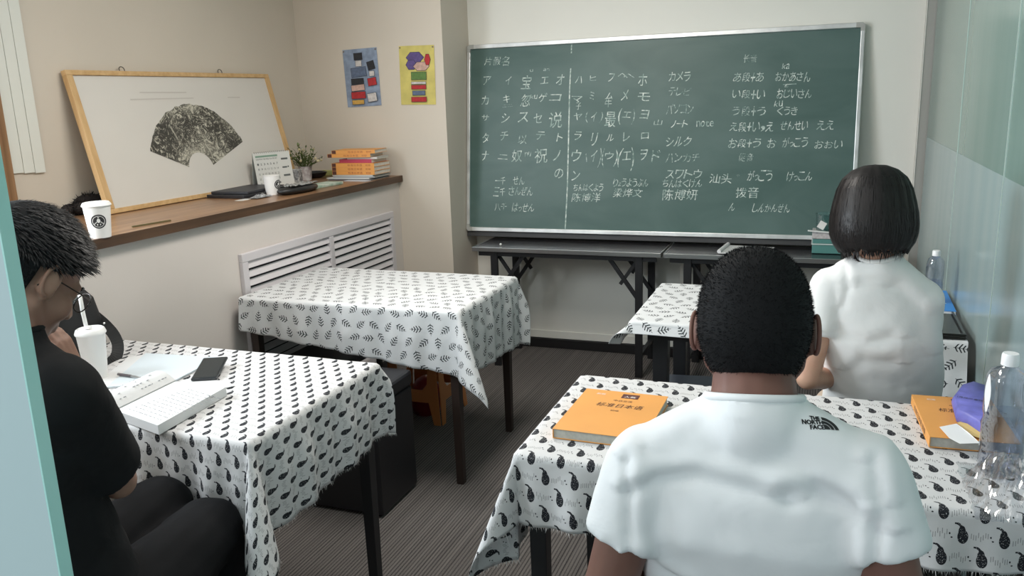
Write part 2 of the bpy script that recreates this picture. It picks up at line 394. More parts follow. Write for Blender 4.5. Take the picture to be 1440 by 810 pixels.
# ================================================================ TABLES
black_metal = mat('black_painted_steel', (.014, .014, .016), .42)
dark_leg = mat('dark_brown_leg', (.030, .017, .013), .5)
top_mat = mat('dark_desk_top', (.06, .045, .04), .5)
def desk(name, label, x0, x1, y0, y1, z, legmat, group=None, bracket=False, inset=.035, lw=.042):
    t = thing(name, label, 'table', ((x0+x1)/2, (y0+y1)/2, 0), group)
    MB().box(x0, x1, y0, y1, z-.024, z).build('tabletop', top_mat, t, bevel=.004)
    MB().box(x0+.05, x1-.05, y0+.045, y0+.065, z-.075, z-.0245).box(x0+.05, x1-.05, y1-.065, y1-.045, z-.075, z-.0245)\
        .box(x0+.045, x0+.065, y0+.066, y1-.066, z-.075, z-.0245).box(x1-.065, x1-.045, y0+.066, y1-.066, z-.075, z-.0245).build('apron', legmat, t)
    for x in (x0+inset, x1-inset):
        for y in (y0+inset, y1-inset):
            sx = 1 if x < (x0+x1)/2 else -1
            mb = MB(); a = lw/2; b_ = lw*.38
            mb.rings([[(x-b_, y-b_, 0), (x+b_, y-b_, 0), (x+b_, y+b_, 0), (x-b_, y+b_, 0)], [(x-a, y-a, z-.025), (x+a, y-a, z-.025), (x+a, y+a, z-.025), (x-a, y+a, z-.025)]])
            mb.build('leg', legmat, t, bevel=.002)
    return t
ZT = .776
desk('desk', 'desk with dark tapered legs under the fern-print cloth, in front of the radiator', XLEDGE+.05, -1.375, 2.965, 3.63, ZT, dark_leg)
desk('desk', 'black-legged desk under the whale-print cloth beside the person in black', XLEDGE+.03, -1.36, 1.615, 2.263, ZT, black_metal, lw=.046)
desk('desk', 'black-legged desk under the whale-print cloth where the short-haired person in white sits', -.66, XG-.03, 1.745, 2.326, ZT, black_metal, lw=.046)
desk('desk', 'black-legged desk with a fern-print cloth between the bobbed-hair person and the blackboard', -.65, XG-.025, 2.99, 3.632, ZT, black_metal, lw=.06, inset=.09)

whale, whale_l, fern = whale_cloth('whale_print_cotton', .074, .047, 1.28), whale_cloth('small_pitch_whale_print', .058, .039, 1.08), fern_cloth()
def table_cloth(name, label, x0, x1, y0, y1, z, ov, mt, uv0=(0, 0), k=.33, ripple=.02, seed=1, step=.0125, frayed=(), roll=0, dirk=(0, 0)):
    """ov: functions w(s), e(s), s(s), n(s) giving the overhang along each edge"""
    r_ = random.Random(seed); W, D = x1-x0, y1-y0; nu, nv = int(W/step), int(D/step); no = 22
    ow, oe, os_, on = ov
    def axis(n, L): return [('lo', (no-i)/no) for i in range(no)] + [('in', i/n) for i in range(n+1)] + [('hi', (i+1)/no) for i in range(no)]
    U, V = axis(nu, W), axis(nv, D); mb = MB(); mb.uv = []; R0 = .014
    ph = [r_.uniform(0, 6) for _ in range(8)]
    for kv, tv in V:
        for ku, tu in U:
            sv = {'lo': 0, 'in': tv, 'hi': 1}[kv]; su = {'lo': 0, 'in': tu, 'hi': 1}[ku]
            ex = {'lo': -tu*ow(sv), 'in': 0, 'hi': tu*oe(sv)}[ku]; ey = {'lo': -tv*os_(su), 'in': 0, 'hi': tv*on(su)}[kv]
            bx, by = x0+su*W, y0+sv*D; r = math.hypot(ex, ey)
            mb.uv.append((uv0[0]+su*W+ex, uv0[1]+sv*D+ey))
            if r < 1e-6:
                mb.v.append(Vector((bx, by, z+.0022*noise.noise((bx*9, by*9, seed))))); continue
            dx, dy = ex/r, ey/r; a = r/R0
            if a < PI/2: out, drop = R0*math.sin(a), R0*(1-math.cos(a))
            else: out, drop = R0, R0+(r-R0*PI/2)
            hang = max(0, drop-R0)
            s2 = (2*abs(dx*dy))**1.6
            along = by if abs(dx) > abs(dy) else bx
            rp = ripple*min(1, hang/.12)*(.55+.45*math.sin(along*2*PI/.27+ph[0])+.35*math.sin(along*2*PI/.11+ph[1]))*(1-s2)
            fl = k*s2*hang + rp + roll*hang
            ca = dx*math.cos(dirk[0]*s2)-dy*math.sin(dirk[0]*s2); sa = dx*math.sin(dirk[0]*s2)+dy*math.cos(dirk[0]*s2)
            zz = math.sqrt(max(hang*hang-fl*fl*.8, hang*hang*.2))
            mb.v.append(Vector((bx+ca*(out+fl), by+sa*(out+fl), z-min(drop, R0)-zz+.0015*noise.noise((bx*9, by*9, seed)))))
    n = len(U)
    for j in range(len(V)-1):
        for i in range(n-1): a = j*n+i; mb.f.append((a, a+1, a+1+n, a+n))
    o = mb.build(name, mt, smooth=True, solid=.0012, origin=((x0+x1)/2, (y0+y1)/2, z), flat_n=True); tag(o, label, 'tablecloth')
    if frayed:
        fm = MB()
        def pts(side):
            m = len(V)
            return {'e': [mb.v[j*n+n-1] for j in range(m)], 'w': [mb.v[j*n] for j in range(m)], 's': [mb.v[i] for i in range(n)], 'n': [mb.v[(m-1)*n+i] for i in range(n)]}[side]
        for sd in frayed:
            P = pts(sd)
            for i in range(len(P)-1):
                for q in range(3):
                    p = P[i].lerp(P[i+1], r_.random()); L = r_.uniform(.004, .014)*(2.6 if r_.random() < .06 else 1)
                    e = p + Vector((r_.uniform(-.5, .5)*L, r_.uniform(-.5, .5)*L, -L)); t = (P[i+1]-P[i]).normalized()*.0006
                    fm.add([p-t+Vector((0, 0, .001)), p+t+Vector((0, 0, .001)), e], [(0, 1, 2)])
        tag(fm.build('frayed_fringe', mat('thread_white', (.78, .76, .74), .9), o, flat_n=True), kind='stuff')
    return o
c = lambda a: (lambda s: a)
lin = lambda a, b_: (lambda s: a+(b_-a)*s)
ZC1 = ZT+.010
table_cloth('tablecloth', 'fern-print white cloth draped over the empty desk in front of the radiator', XLEDGE+.046, -1.372, 2.962, 3.633, ZC1,
            (c(.004), lin(.30, .345), lin(.16, .285), c(.10)), fern, (0, 0), .42, .016, 3, frayed=(), dirk=(.25, 0))
table_cloth('tablecloth', 'whale-print white cloth under the phone and open notebooks by the person in black', XLEDGE+.028, -1.357, 1.612, 2.266, ZC1,
            (c(.004), lin(.29, .25), (lambda s: .10+.17*s**2.5), c(.05)), whale_l, (.3, .2), .55, .02, 5, frayed=('e', 's'), dirk=(-.15, 0))
table_cloth('tablecloth', 'whale-print white cloth under the two orange books and the large water bottle', -.663, XG-.032, 1.742, 2.329, ZC1,
            (lin(.30, .22), c(.004), lin(.19, .125), c(.03)), whale, (.1, .55), .45, .02, 8, frayed=('w', 's'), dirk=(.1, 0))
table_cloth('tablecloth', 'fern-print white cloth with a curled left edge, beside the bobbed-hair person', -.655, XG-.03, 2.985, 3.636, ZC1,
            (lin(.11, .05), c(.004), (lambda s: .055+.24*s**3), c(.05)), fern, (.7, .3), .6, .006, 11, roll=.35)

# black folding tables under the blackboard
chrome = mat('worn_chrome_edge', (.62, .62, .62), .28, 1)
ftop = mat('black_laminate', (.020, .020, .022), .22, spec=.6)
def folding_table(label, x0, x1, y0, y1):
    z = .75; t = thing('folding_table', label, 'table', ((x0+x1)/2, (y0+y1)/2, 0))
    MB().box(x0+.006, x1-.006, y0+.006, y1-.006, z-.022, z).build('tabletop', ftop, t, bevel=.003)
    MB().box(x0, x1, y0, y0+.006, z-.024, z+.0015).box(x0, x1, y1-.006, y1, z-.024, z+.0015).box(x0, x0+.006, y0+.006, y1-.006, z-.024, z+.0015).box(x1-.006, x1, y0+.006, y1-.006, z-.024, z+.0015).build('metal_edge', chrome, t, bevel=.001)
    MB().box(x0+.03, x1-.03, y0+.03, y0+.05, z-.055, z-.0225).box(x0+.03, x1-.03, y1-.05, y1-.03, z-.055, z-.0225).build('apron', black_metal, t)
    for s, x in ((1, x0+.13), (-1, x1-.13)):
        for y in (y0+.035, y1-.035):
            MB().box(x-.021, x+.021, y-.012, y+.012, .0, z-.0225).build('leg', black_metal, t, bevel=.002)
        MB().bar((x, y0+.03, .12), (x, y1-.03, .12), .022).build('crossbar', black_metal, t)
        for y in (y0+.062, y1-.062):
            MB().bar((x, y, z-.30), (x+s*.19, y, z-.035), .016, .022).bar((x+s*.012, y+.002, z-.05), (x+s*.115, y+.002, z-.20), .012, .02).build('folding_brace', black_metal, t)
    return t
folding_table('black folding table under the left half of the blackboard', -1.9746, -.829, 4.5155, 4.955)
folding_table('black folding table under the right half of the blackboard', -.815, .33, 4.5155, 4.955)

# ================================================================ BLACKBOARD
BX0, BX1 = -2.140, .170
bo = Vector((BX0, 4.830, .797)); bup = Vector((0, .142, 1.157)); BH = bup.length; bup.normalize(); BW = BX1-BX0
BM = frame(bo, (1, 0, 0), bup)                      # x along the board, y up it, z towards the room... (x cross y)
bn = Vector((1, 0, 0)).cross(bup)                   # points to -y (into the room)
def onboard(px, py):
    d = ray(px, py); t = (bo-CAMP).dot(bn)/d.dot(bn); p = CAMP+d*t-bo; return p.x, p.dot(bup)
bd = thing('blackboard', 'large green chalkboard covered in chalk writing, leaning on the back wall', 'blackboard', (BX0+BW/2, 4.85, .77))
m, nt, b = newmat('green_chalkboard'); setp(b, rough=.42, spec=.45)
tc = nt.nodes.new('ShaderNodeTexCoord'); n = nt.nodes.new('ShaderNodeTexNoise'); n.inputs['Scale'].default_value = 2.2; n.inputs['Detail'].default_value = 5; n.inputs['Distortion'].default_value = .6
mp = nt.nodes.new('ShaderNodeMapping'); mp.inputs['Scale'].default_value = (1, 1, 2.2); nt.links.new(tc.outputs['Object'], mp.inputs[0]); nt.links.new(mp.outputs[0], n.inputs['Vector'])
mixcol(nt, b, ((N(nt, n.outputs[0])-.32)*2.6).max(0).min(1), (.062, .118, .106), (.100, .162, .150))
board_m = m
MB().box(.02, BW-.02, .02, BH-.02, -.022, 0, BM).build('writing_surface', board_m, bd)
alu = mat('dull_aluminium', (.80, .81, .81), .38, .6, noise_amt=.25, scale=9)
FW = .026
MB().box(.04, BW-.04, BH-FW, BH, -.03, .012, BM).build('frame_rail', alu, bd, bevel=.003)
MB().box(.04, BW-.04, 0, FW*.95, -.03, .016, BM).build('frame_rail', alu, bd, bevel=.003)
MB().box(0, FW*.8, .04, BH-.04, -.03, .012, BM).build('frame_rail', alu, bd, bevel=.003)
MB().box(BW-FW*.8, BW, .04, BH-.04, -.03, .012, BM).build('frame_rail', alu, bd, bevel=.003)
cm = mat('corner_plastic', (.42, .42, .40), .5)
for cx, cy, sx, sy in ((0, 0, 1, 1), (BW, 0, -1, 1), (0, BH, 1, -1), (BW, BH, -1, -1)):
    o_ = [(cx, cy+sy*.012), (cx, cy+sy*.045), (cx+sx*.022, cy+sy*.045), (cx+sx*.022, cy+sy*.026), (cx+sx*.045, cy+sy*.026), (cx+sx*.045, cy), (cx+sx*.012, cy)]
    MB().ext(o_, BM @ Matrix.Translation((0, 0, -.031)), .045).build('corner_cap', cm, bd)
MB().box(.0, BW, -.034, -.002, -.05, -.0, BM).build('base_rail', mat('dark_base_rail', (.05, .05, .052), .5), bd, bevel=.003)
# chalk
m, nt, b = newmat('chalk'); setp(b, rough=1, spec=0)
tc = nt.nodes.new('ShaderNodeTexCoord'); n = nt.nodes.new('ShaderNodeTexNoise'); n.inputs['Scale'].default_value = 45; n.inputs['Detail'].default_value = 3; nt.links.new(tc.outputs['Object'], n.inputs['Vector'])
mixcol(nt, b, ((N(nt, n.outputs[0])-.40)*4).max(0).min(1), (.30, .40, .37), (.80, .85, .80)); chalk = m
m, nt, b = newmat('faint_chalk'); setp(b, rough=1, spec=0)
tc = nt.nodes.new('ShaderNodeTexCoord'); n = nt.nodes.new('ShaderNodeTexNoise'); n.inputs['Scale'].default_value = 60; nt.links.new(tc.outputs['Object'], n.inputs['Vector'])
mixcol(nt, b, ((N(nt, n.outputs[0])-.42)*5).max(0).min(1), (.16, .24, .22), (.60, .68, .64)); chalk2 = m
WR = [  # text, left px, right px, centre y px, height px, faint
 ('片假名', 681, 717, 85, 13, 1), ('u', 745, 750, 99, 4, 1), ('an', 764, 773, 98, 4, 1),
 ('ア', 679, 691, 113, 11, 0), ('イ', 711, 719, 113, 12, 0), ('宝', 733, 748, 116, 18, 0), ('エ', 760, 772, 113, 9, 0), ('オ', 782, 794, 112, 15, 0),
 ('ハ', 809, 820, 112, 11, 0), ('ヒ', 829, 839, 110, 8, 0), ('フ', 855, 864, 109, 12, 0), ('へ', 868, 884, 106, 7, 0), ('へ', 876, 894, 107, 7, 1), ('ホ', 897, 911, 112, 16, 0),
 ('カ', 677, 688, 141, 12, 0), ('キ', 707, 718, 139, 12, 0), ('二', 706, 722, 149, 4, 1), ('忽', 732, 747, 141, 19, 0), ('ku', 746, 756, 136, 6, 0), ('ケ', 757, 769, 138, 12, 0), ('゛', 766, 770, 132, 4, 0), ('コ', 772, 790, 137, 10, 0),
 ('マ', 803, 820, 139, 9, 0), ('子', 809, 818, 149, 10, 1), ('ミ', 829, 836, 135, 12, 1), ('ム', 851, 863, 135, 9, 0), ('牛', 850, 861, 145, 12, 0), ('メ', 874, 884, 134, 16, 0), ('モ', 896, 915, 136, 13, 0),
 ('サ', 677, 688, 166, 9, 0), ('シ', 705, 717, 166, 13, 0), ('ス', 728, 744, 165, 13, 0), ('セ', 750, 763, 166, 14, 0), ('说', 771, 792, 169, 21, 0),
 ('ヤ', 806, 819, 164, 10, 0), ('(', 823, 827, 165, 15, 1), ('イ', 831, 839, 164, 12, 0), (')', 844, 848, 165, 15, 1), ('最', 850, 867, 168, 20, 0), ('(', 869, 874, 164, 22, 0), ('エ', 875, 888, 161, 9, 0), (')', 889, 893, 164, 20, 1), ('ヨ', 900, 913, 161, 12, 0), ('山', 919, 932, 172, 8, 1),
 ('タ', 678, 688, 194, 14, 0), ('チ', 703, 715, 191, 13, 0), ('以', 728, 742, 196, 14, 1), ('テ', 753, 767, 191, 13, 0), ('ト', 783, 792, 193, 12, 0),
 ('ラ', 807, 818, 191, 13, 0), ('リ', 831, 840, 196, 20, 0), ('ル', 853, 864, 194, 10, 0), ('レ', 876, 886, 192, 12, 0), ('ロ', 901, 913, 191, 9, 0),
 ('ナ', 677, 688, 219, 15, 0), ('ニ', 700, 715, 221, 9, 0), ('奴', 719, 735, 219, 18, 0), ('nu', 738, 747, 217, 7, 1), ('祝', 751, 771, 219, 20, 0), ('ノ', 777, 789, 219, 15, 0),
 ('ウ', 803, 818, 219, 16, 0), ('イ', 831, 839, 219, 16, 0), ('ヽ', 822, 827, 222, 14, 1), (')(', 842, 850, 222, 26, 1), ('ウ', 850, 864, 219, 11, 0), (')(', 864, 874, 222, 26, 0), ('エ', 875, 888, 219, 12, 0), (')', 887, 892, 224, 32, 1), ('ヲ', 900, 911, 218, 15, 0), ('ド', 916, 929, 220, 18, 1),
 ('の', 779, 793, 244, 13, 0), ('ン', 804, 816, 247, 14, 0),
 ('一千', 696, 711, 254, 11, 0), ('せん', 721, 738, 254, 11, 0), ('三千', 694, 711, 270, 12, 0), ('さんぜん', 715, 750, 269, 12, 0), ('八千', 695, 713, 291, 11, 1), ('はっせん', 720, 752, 292, 12, 0),
 ('ちんはくよう', 806, 849, 264, 10, 0), ('陈博洋', 804, 845, 278, 13, 0), ('りょうようぶん', 862, 912, 257, 11, 0), ('梁烨文', 862, 904, 271, 12, 0),
 ('カメラ', 940, 972, 107, 13, 0), ('テレビ', 940, 972, 129, 12, 1), ('パソコン', 937, 976, 153, 14, 1), ('ノート', 943, 968, 174, 11, 0), ('note', 979, 1004, 174, 9, 0), ('シルク', 936, 973, 199, 14, 0), ('ハンカチ', 936, 984, 222, 12, 1), ('スワトウ', 936, 988, 245, 13, 0),
 ('ちんはくけん', 931, 988, 258, 11, 0), ('陈博妍', 931, 982, 274, 15, 0), ('汕头', 997, 1030, 251, 14, 0), ('っ', 1035, 1041, 245, 5, 1), ('がっこう', 1051, 1087, 247, 15, 0), ('けっこん', 1106, 1143, 248, 13, 0),
 ('拨音', 1034, 1068, 271, 15, 0), ('ん', 1025, 1034, 291, 12, 0), ('しんかんせん', 1058, 1111, 293, 12, 0),
 ('长音', 1045, 1065, 82, 12, 1), ('ka', 1100, 1111, 93, 8, 0), ('あ段+あ', 1031, 1075, 108, 13, 0), ('おかあさん', 1090, 1140, 107, 13, 0), ('あ', 1103, 1109, 121, 5, 1),
 ('い段+い', 1029, 1077, 132, 12, 0), ('おじいさん', 1092, 1142, 131, 13, 0), ('ku', 1089, 1101, 146, 8, 0), ('う段+う', 1028, 1078, 156, 13, 1), ('くうき', 1092, 1122, 156, 12, 0),
 ('え段+い,え', 1026, 1089, 178, 13, 0), ('せんせい', 1097, 1137, 176, 12, 0), ('ええ', 1148, 1174, 176, 13, 0), ('お段+う お', 1024, 1092, 201, 13, 0), ('がっこう', 1100, 1137, 200, 13, 0), ('おおい', 1145, 1186, 203, 11, 0), ('促音', 1038, 1060, 221, 12, 1)]
r_ = random.Random(4)
for s, xa, xb, yc, h, faint in WR:
    ax, ay = onboard(xa, yc); bx, by = onboard(xb, yc); _, ty = onboard((xa+xb)/2, yc-h/2); _, by2 = onboard((xa+xb)/2, yc+h/2)
    mb = MB(); cs = list(s); wd = [0.55 if ch in '()+, っょ' or ch.isascii() else 1 for ch in cs]; tot = sum(wd); x = ax
    rot0 = math.atan2(by-ay, bx-ax)
    for ch, w in zip(cs, wd):
        ww = (bx-ax)*w/tot
        if ch != ' ':
            k = (ty-by2)*(.55 if ch in 'っょ,' else 1)*r_.uniform(.9, 1.08); cy = (ty+by2)/2+(x-ax)*math.tan(rot0)+r_.uniform(-.0015, .0015) - (0 if ch not in 'っょ,' else .01)
            if ch == '一': k *= .12
            if ch in ('ニ', '二'): k *= .75
            if ch == 'ー': k *= .10
            text_on(mb, ch, BM @ Matrix.Translation((0, 0, .0012)), x+ww*.05, x+ww*.95, cy-k/2, cy+k/2, shear=r_.uniform(.02, .22)*1.0, rot=r_.uniform(-.07, .07))
        x += ww
    mb.build('chalk_writing', chalk2 if faint else chalk, bd, flat_n=True)
def chalk_line(pts, w, mt, name='chalk_line'):
    P = [Vector((*onboard(*p), .0014)) for p in pts]; mb = MB()
    for a, b_ in zip(P, P[1:]):
        t = (b_-a).normalized(); q = Vector((-t.y, t.x, 0))*w/2; mb.add([a-q, a+q, b_+q, b_-q], [(0, 1, 2, 3)], BM)
    mb.build(name, mt, bd, flat_n=True)
chalk_line([(804, 61), (803.5, 75)], .007, chalk2); chalk_line([(802.5, 96), (801, 130), (799.5, 200), (798, 260), (795, 322)], .0075, chalk)
chalk_line([(1101, 119), (1120, 118)], .004, chalk); chalk_line([(1104, 121), (1108, 118)], .004, chalk)
MB().ball((-1.82, 4.60, .7575), .0072).build('chalk_stub', mat('white_chalk_stub', (.9, .9, .88), .8), smooth=True)
tag(bpy.data.objects['chalk_stub'], 'small white chalk stub on the left black folding table', 'chalk')

# ================================================================ SHEETS ON THE PIER WALL (plain generic drawings)
def lighten(cn, cc): return mat('crayon_'+cn, cc, .8, noise_amt=.25, scale=60)
def poster(name, label, x0, x1, z0, z1, base, shapes, tilt):
    t = thing(name, label, 'poster', ((x0+x1)/2, YP-.002, z0))
    M = Matrix.Translation(((x0+x1)/2, YP-.0035, (z0+z1)/2)) @ Matrix.Rotation(tilt, 4, 'Y') @ Matrix.Rotation(PI/2, 4, 'X')
    w, h = (x1-x0)/2, (z1-z0)/2
    MB().box(-w, w, -h, h, -.0005, 0, M).build('paper_sheet', base, t)
    ink = mat('ink_outline', (.03, .03, .04), .8); lay = .0006
    for col, cx, cy, rx, ry, n, rot in shapes:
        def out(k):
            return [(cx*w+(rx*w+k)*math.cos(a)*math.cos(rot)-(ry*h+k)*math.sin(a)*math.sin(rot), cy*h+(rx*w+k)*math.cos(a)*math.sin(rot)+(ry*h+k)*math.sin(a)*math.cos(rot)) for a in [PI/4*(n == 4)+2*PI*i/n for i in range(n)]]
        MB().ext(out(.0028), M @ Matrix.Translation((0, 0, lay)), .0003).build('drawn_outline', ink, t); lay += .0005
        MB().ext(out(0), M @ Matrix.Translation((0, 0, lay)), .0003).build('drawn_shape', col, t); lay += .0005
    pin = mat('tack', (.25, .2, .15), .5)
    for sx in (-1, 1): MB().ball(M @ Vector((sx*w*.93, h*.94, .003)), .005, n=8, m=6).build('tack', pin, t)
Rd, Bl, Pu, Gr, Wh, Ye, Pe, Bk = [lighten(a, b_) for a, b_ in (('red', (.50, .035, .04)), ('blue', (.13, .17, .26)), ('purple', (.13, .09, .26)), ('green', (.14, .25, .07)), ('white', (.68, .64, .62)), ('yellow', (.72, .42, .10)), ('peach', (.66, .43, .36)), ('black', (.03, .03, .035)))]
poster('taped_drawing', 'child\'s drawing on pale blue paper, left of the two on the wall', -2.822, -2.582, 1.602, 1.948, mat('pale_blue_paper', (.30, .37, .50), .8, noise_amt=.3, scale=25),
       [(Bk, -.12, .74, .34, .16, 4, 0), (Wh, -.12, .50, .24, .14, 4, 0), (Bl, -.15, .20, .62, .22, 4, .05), (Bk, .60, .40, .28, .20, 4, .2), (Wh, .62, .12, .2, .12, 4, 0), (Rd, .60, -.16, .34, .18, 4, .1),
        (Bk, -.25, -.12, .50, .14, 4, 0), (Pe, -.25, -.34, .54, .14, 4, .05), (Rd, -.25, -.60, .58, .16, 4, 0), (Ye, -.3, -.84, .48, .10, 4, 0), (Wh, .55, -.70, .36, .20, 4, .1)], -.025)
poster('taped_drawing', 'child\'s drawing on yellow paper, right of the two near the wall corner', -2.437, -2.203, 1.602, 1.947, mat('yellow_paper', (.70, .60, .18), .8, noise_amt=.2, scale=12),
       [(Pu, -.10, .60, .50, .20, 6, 0), (Pu, -.32, .36, .30, .18, 6, 0), (Pe, .25, .30, .45, .16, 6, 0), (Rd, .62, .52, .16, .20, 6, 0), (Gr, .10, -.02, .60, .18, 4, 0), (Wh, .08, -.26, .58, .05, 4, 0), (Rd, .08, -.40, .58, .09, 4, 0),
        (Bl, .08, -.60, .50, .10, 4, 0), (Rd, .08, -.82, .60, .11, 4, 0)], .02)

# ================================================================ LOW WALL: louvred radiator cover
rad_w = mat('louvre_white', (.66, .62, .64), .45); gap_shade = mat('louvre_gap_shade', (.012, .01, .014), .9)
rc = thing('radiator_cover', 'pale louvred radiator cover on the low wall behind the empty desk', 'radiator cover', (XLEDGE, 3.75, .1))
X0 = XLEDGE; ya, yb, za, zb = 3.03, 4.475, .10, .968
MB().box(X0+.0005, X0+.002, ya+.02, yb-.02, za+.02, zb-.02).build('shade_sheet', gap_shade, rc)  # flat near-black sheet: shade behind the slats put into its colour
ym = 3.775
for nm, bx in (('frame_rail', (ya, yb, zb-.04, zb)), ('frame_rail', (ya, yb, za, za+.04)), ('frame_stile', (ya, ya+.04, za+.04, zb-.04)), ('frame_stile', (yb-.04, yb, za+.04, zb-.04)), ('frame_stile', (ym-.02, ym+.02, za+.04, zb-.04))):
    MB().box(X0, X0+.022, *bx).build(nm, rad_w, rc, bevel=.003)
z = zb-.058; nsl = 0
while z > za+.05:
    for a, b_ in ((ya+.041, ym-.021), (ym+.021, yb-.041)):
        mb = MB(); mb.rings([[(X0+.004, y, z+.012), (X0+.007, y, z+.015), (X0+.021, y, z-.013), (X0+.018, y, z-.016)] for y in (a, b_)]); mb.build('louvre_slat', rad_w, rc)
    z -= .042

# ================================================================ ON THE LEDGE
pine = wood_mat('pale_pine_frame', (.66, .44, .22), (.55, .34, .15), 2, .5)
pine_h = wood_mat('pale_pine_frame_h', (.66, .44, .22), (.55, .34, .15), 0, .5)
# whiteboard leaning against the left wall
wb = thing('whiteboard', 'whiteboard in a pine frame leaning on the ledge with a fan-shaped ink picture', 'whiteboard', (-3.02, 3.5, ZL))
wo = Vector((-2.985, 2.80, ZL+.001)); wup = Vector((-.145, .0, .632)); WH = wup.length; wup.normalize(); WW = 1.435
WM = frame(wo, (0, 1, 0), wup); wn_ = Vector((0, 1, 0)).cross(wup)
def onwb(px, py):
    d = ray(px, py); t = (wo-CAMP).dot(wn_)/d.dot(wn_); p = CAMP+d*t-wo; return p.y, p.dot(wup)
MB().box(.02, WW-.02, .02, WH-.02, -.012, 0, WM).build('white_panel', mat('whiteboard_white', (.70, .665, .62), .45, noise_amt=.03, scale=3), wb)
fwd = .034
for nm, a in (('frame_rail', (0, WW, WH-.022, WH)), ('frame_rail', (0, WW, 0, .022)), ('frame_stile', (0, fwd, .022, WH-.022)), ('frame_stile', (WW-fwd, WW, .022, WH-.022))):
    MB().box(*a, -.018, .010, WM).build(nm, pine if nm == 'frame_stile' else pine_h, wb, bevel=.002)
for px in (173, 310):
    s, _ = onwb(px, 100); mb = MB()
    mb.tube([WM @ Vector((s+.016*math.cos(a), WH+.010+.014*math.sin(a), -.005)) for a in [PI*i/8 for i in range(-1, 10)]], .0022, 6); mb.build('hanging_hook', mat('dark_wire', (.1, .09, .08), .4, .6), wb)
# fan picture
m, nt, b = newmat('ink_landscape'); setp(b, rough=.7)
tc = nt.nodes.new('ShaderNodeTexCoord'); n1 = nt.nodes.new('ShaderNodeTexNoise'); n1.inputs['Scale'].default_value = 22; n1.inputs['Detail'].default_value = 8; n1.inputs['Roughness'].default_value = .75; n1.inputs['Distortion'].default_value = 1.6
n2 = nt.nodes.new('ShaderNodeTexNoise'); n2.inputs['Scale'].default_value = 6; n2.inputs['Detail'].default_value = 2
for q in (n1, n2): nt.links.new(tc.outputs['Object'], q.inputs['Vector'])
f = (((N(nt, n1.outputs[0])-.50).abs()*-14+1.15) + (N(nt, n2.outputs[0])-.42)*3.2).max(0).min(1)
mixcol(nt, b, f, (.55, .52, .43), (.045, .042, .035)); ink_m = m
cL, cR, cT = onwb(211, 214), onwb(341, 198), onwb(268, 147)
iL, iR, iT = onwb(266, 235), onwb(300, 232), onwb(283, 215)
def circ(a, b_, c_):
    ax, ay, bx, by, cx, cy = *a, *b_, *c_; d = 2*(ax*(by-cy)+bx*(cy-ay)+cx*(ay-by))
    return ((ax*ax+ay*ay)*(by-cy)+(bx*bx+by*by)*(cy-ay)+(cx*cx+cy*cy)*(ay-by))/d, ((ax*ax+ay*ay)*(cx-bx)+(bx*bx+by*by)*(ax-cx)+(cx*cx+cy*cy)*(bx-ax))/d
def arc(a, b_, c_, n):
    ox, oy = circ(a, b_, c_); r = math.hypot(a[0]-ox, a[1]-oy); t0 = math.atan2(a[1]-oy, a[0]-ox); t1 = math.atan2(c_[1]-oy, c_[0]-ox)
    if t1 > t0: t1 -= 2*PI
    return [(ox+r*math.cos(t0+(t1-t0)*i/n), oy+r*math.sin(t0+(t1-t0)*i/n)) for i in range(n+1)]
oa = arc(cL, cT, cR, 40); ia = arc(iL, iT, iR, 40); mb = MB(); r_ = random.Random(2)
oa = [(x+r_.uniform(-.004, .004), y+r_.uniform(-.005, .005)) for x, y in oa]
for i in range(40):
    mb.add([(oa[i][0], oa[i][1], .001), (oa[i+1][0], oa[i+1][1], .001), (ia[i+1][0], ia[i+1][1], .001), (ia[i][0], ia[i][1], .001)], [(0, 1, 2, 3)], WM)
mb.build('fan_picture', ink_m, wb, flat_n=True)
smear = mat('marker_smear', (.58, .54, .50), .5)
for a, b_ in (((183, 140), (272, 138)), ((196, 130), (262, 130)), ((320, 137), (337, 137))):
    p, q = Vector((*onwb(*a), .0008)), Vector((*onwb(*b_), .0008)); h = Vector((0, .003, 0)); MB().add([p-h, q-h, q+h, p+h], [(0, 1, 2, 3)], WM).build('marker_smear', smear, wb, flat_n=True)

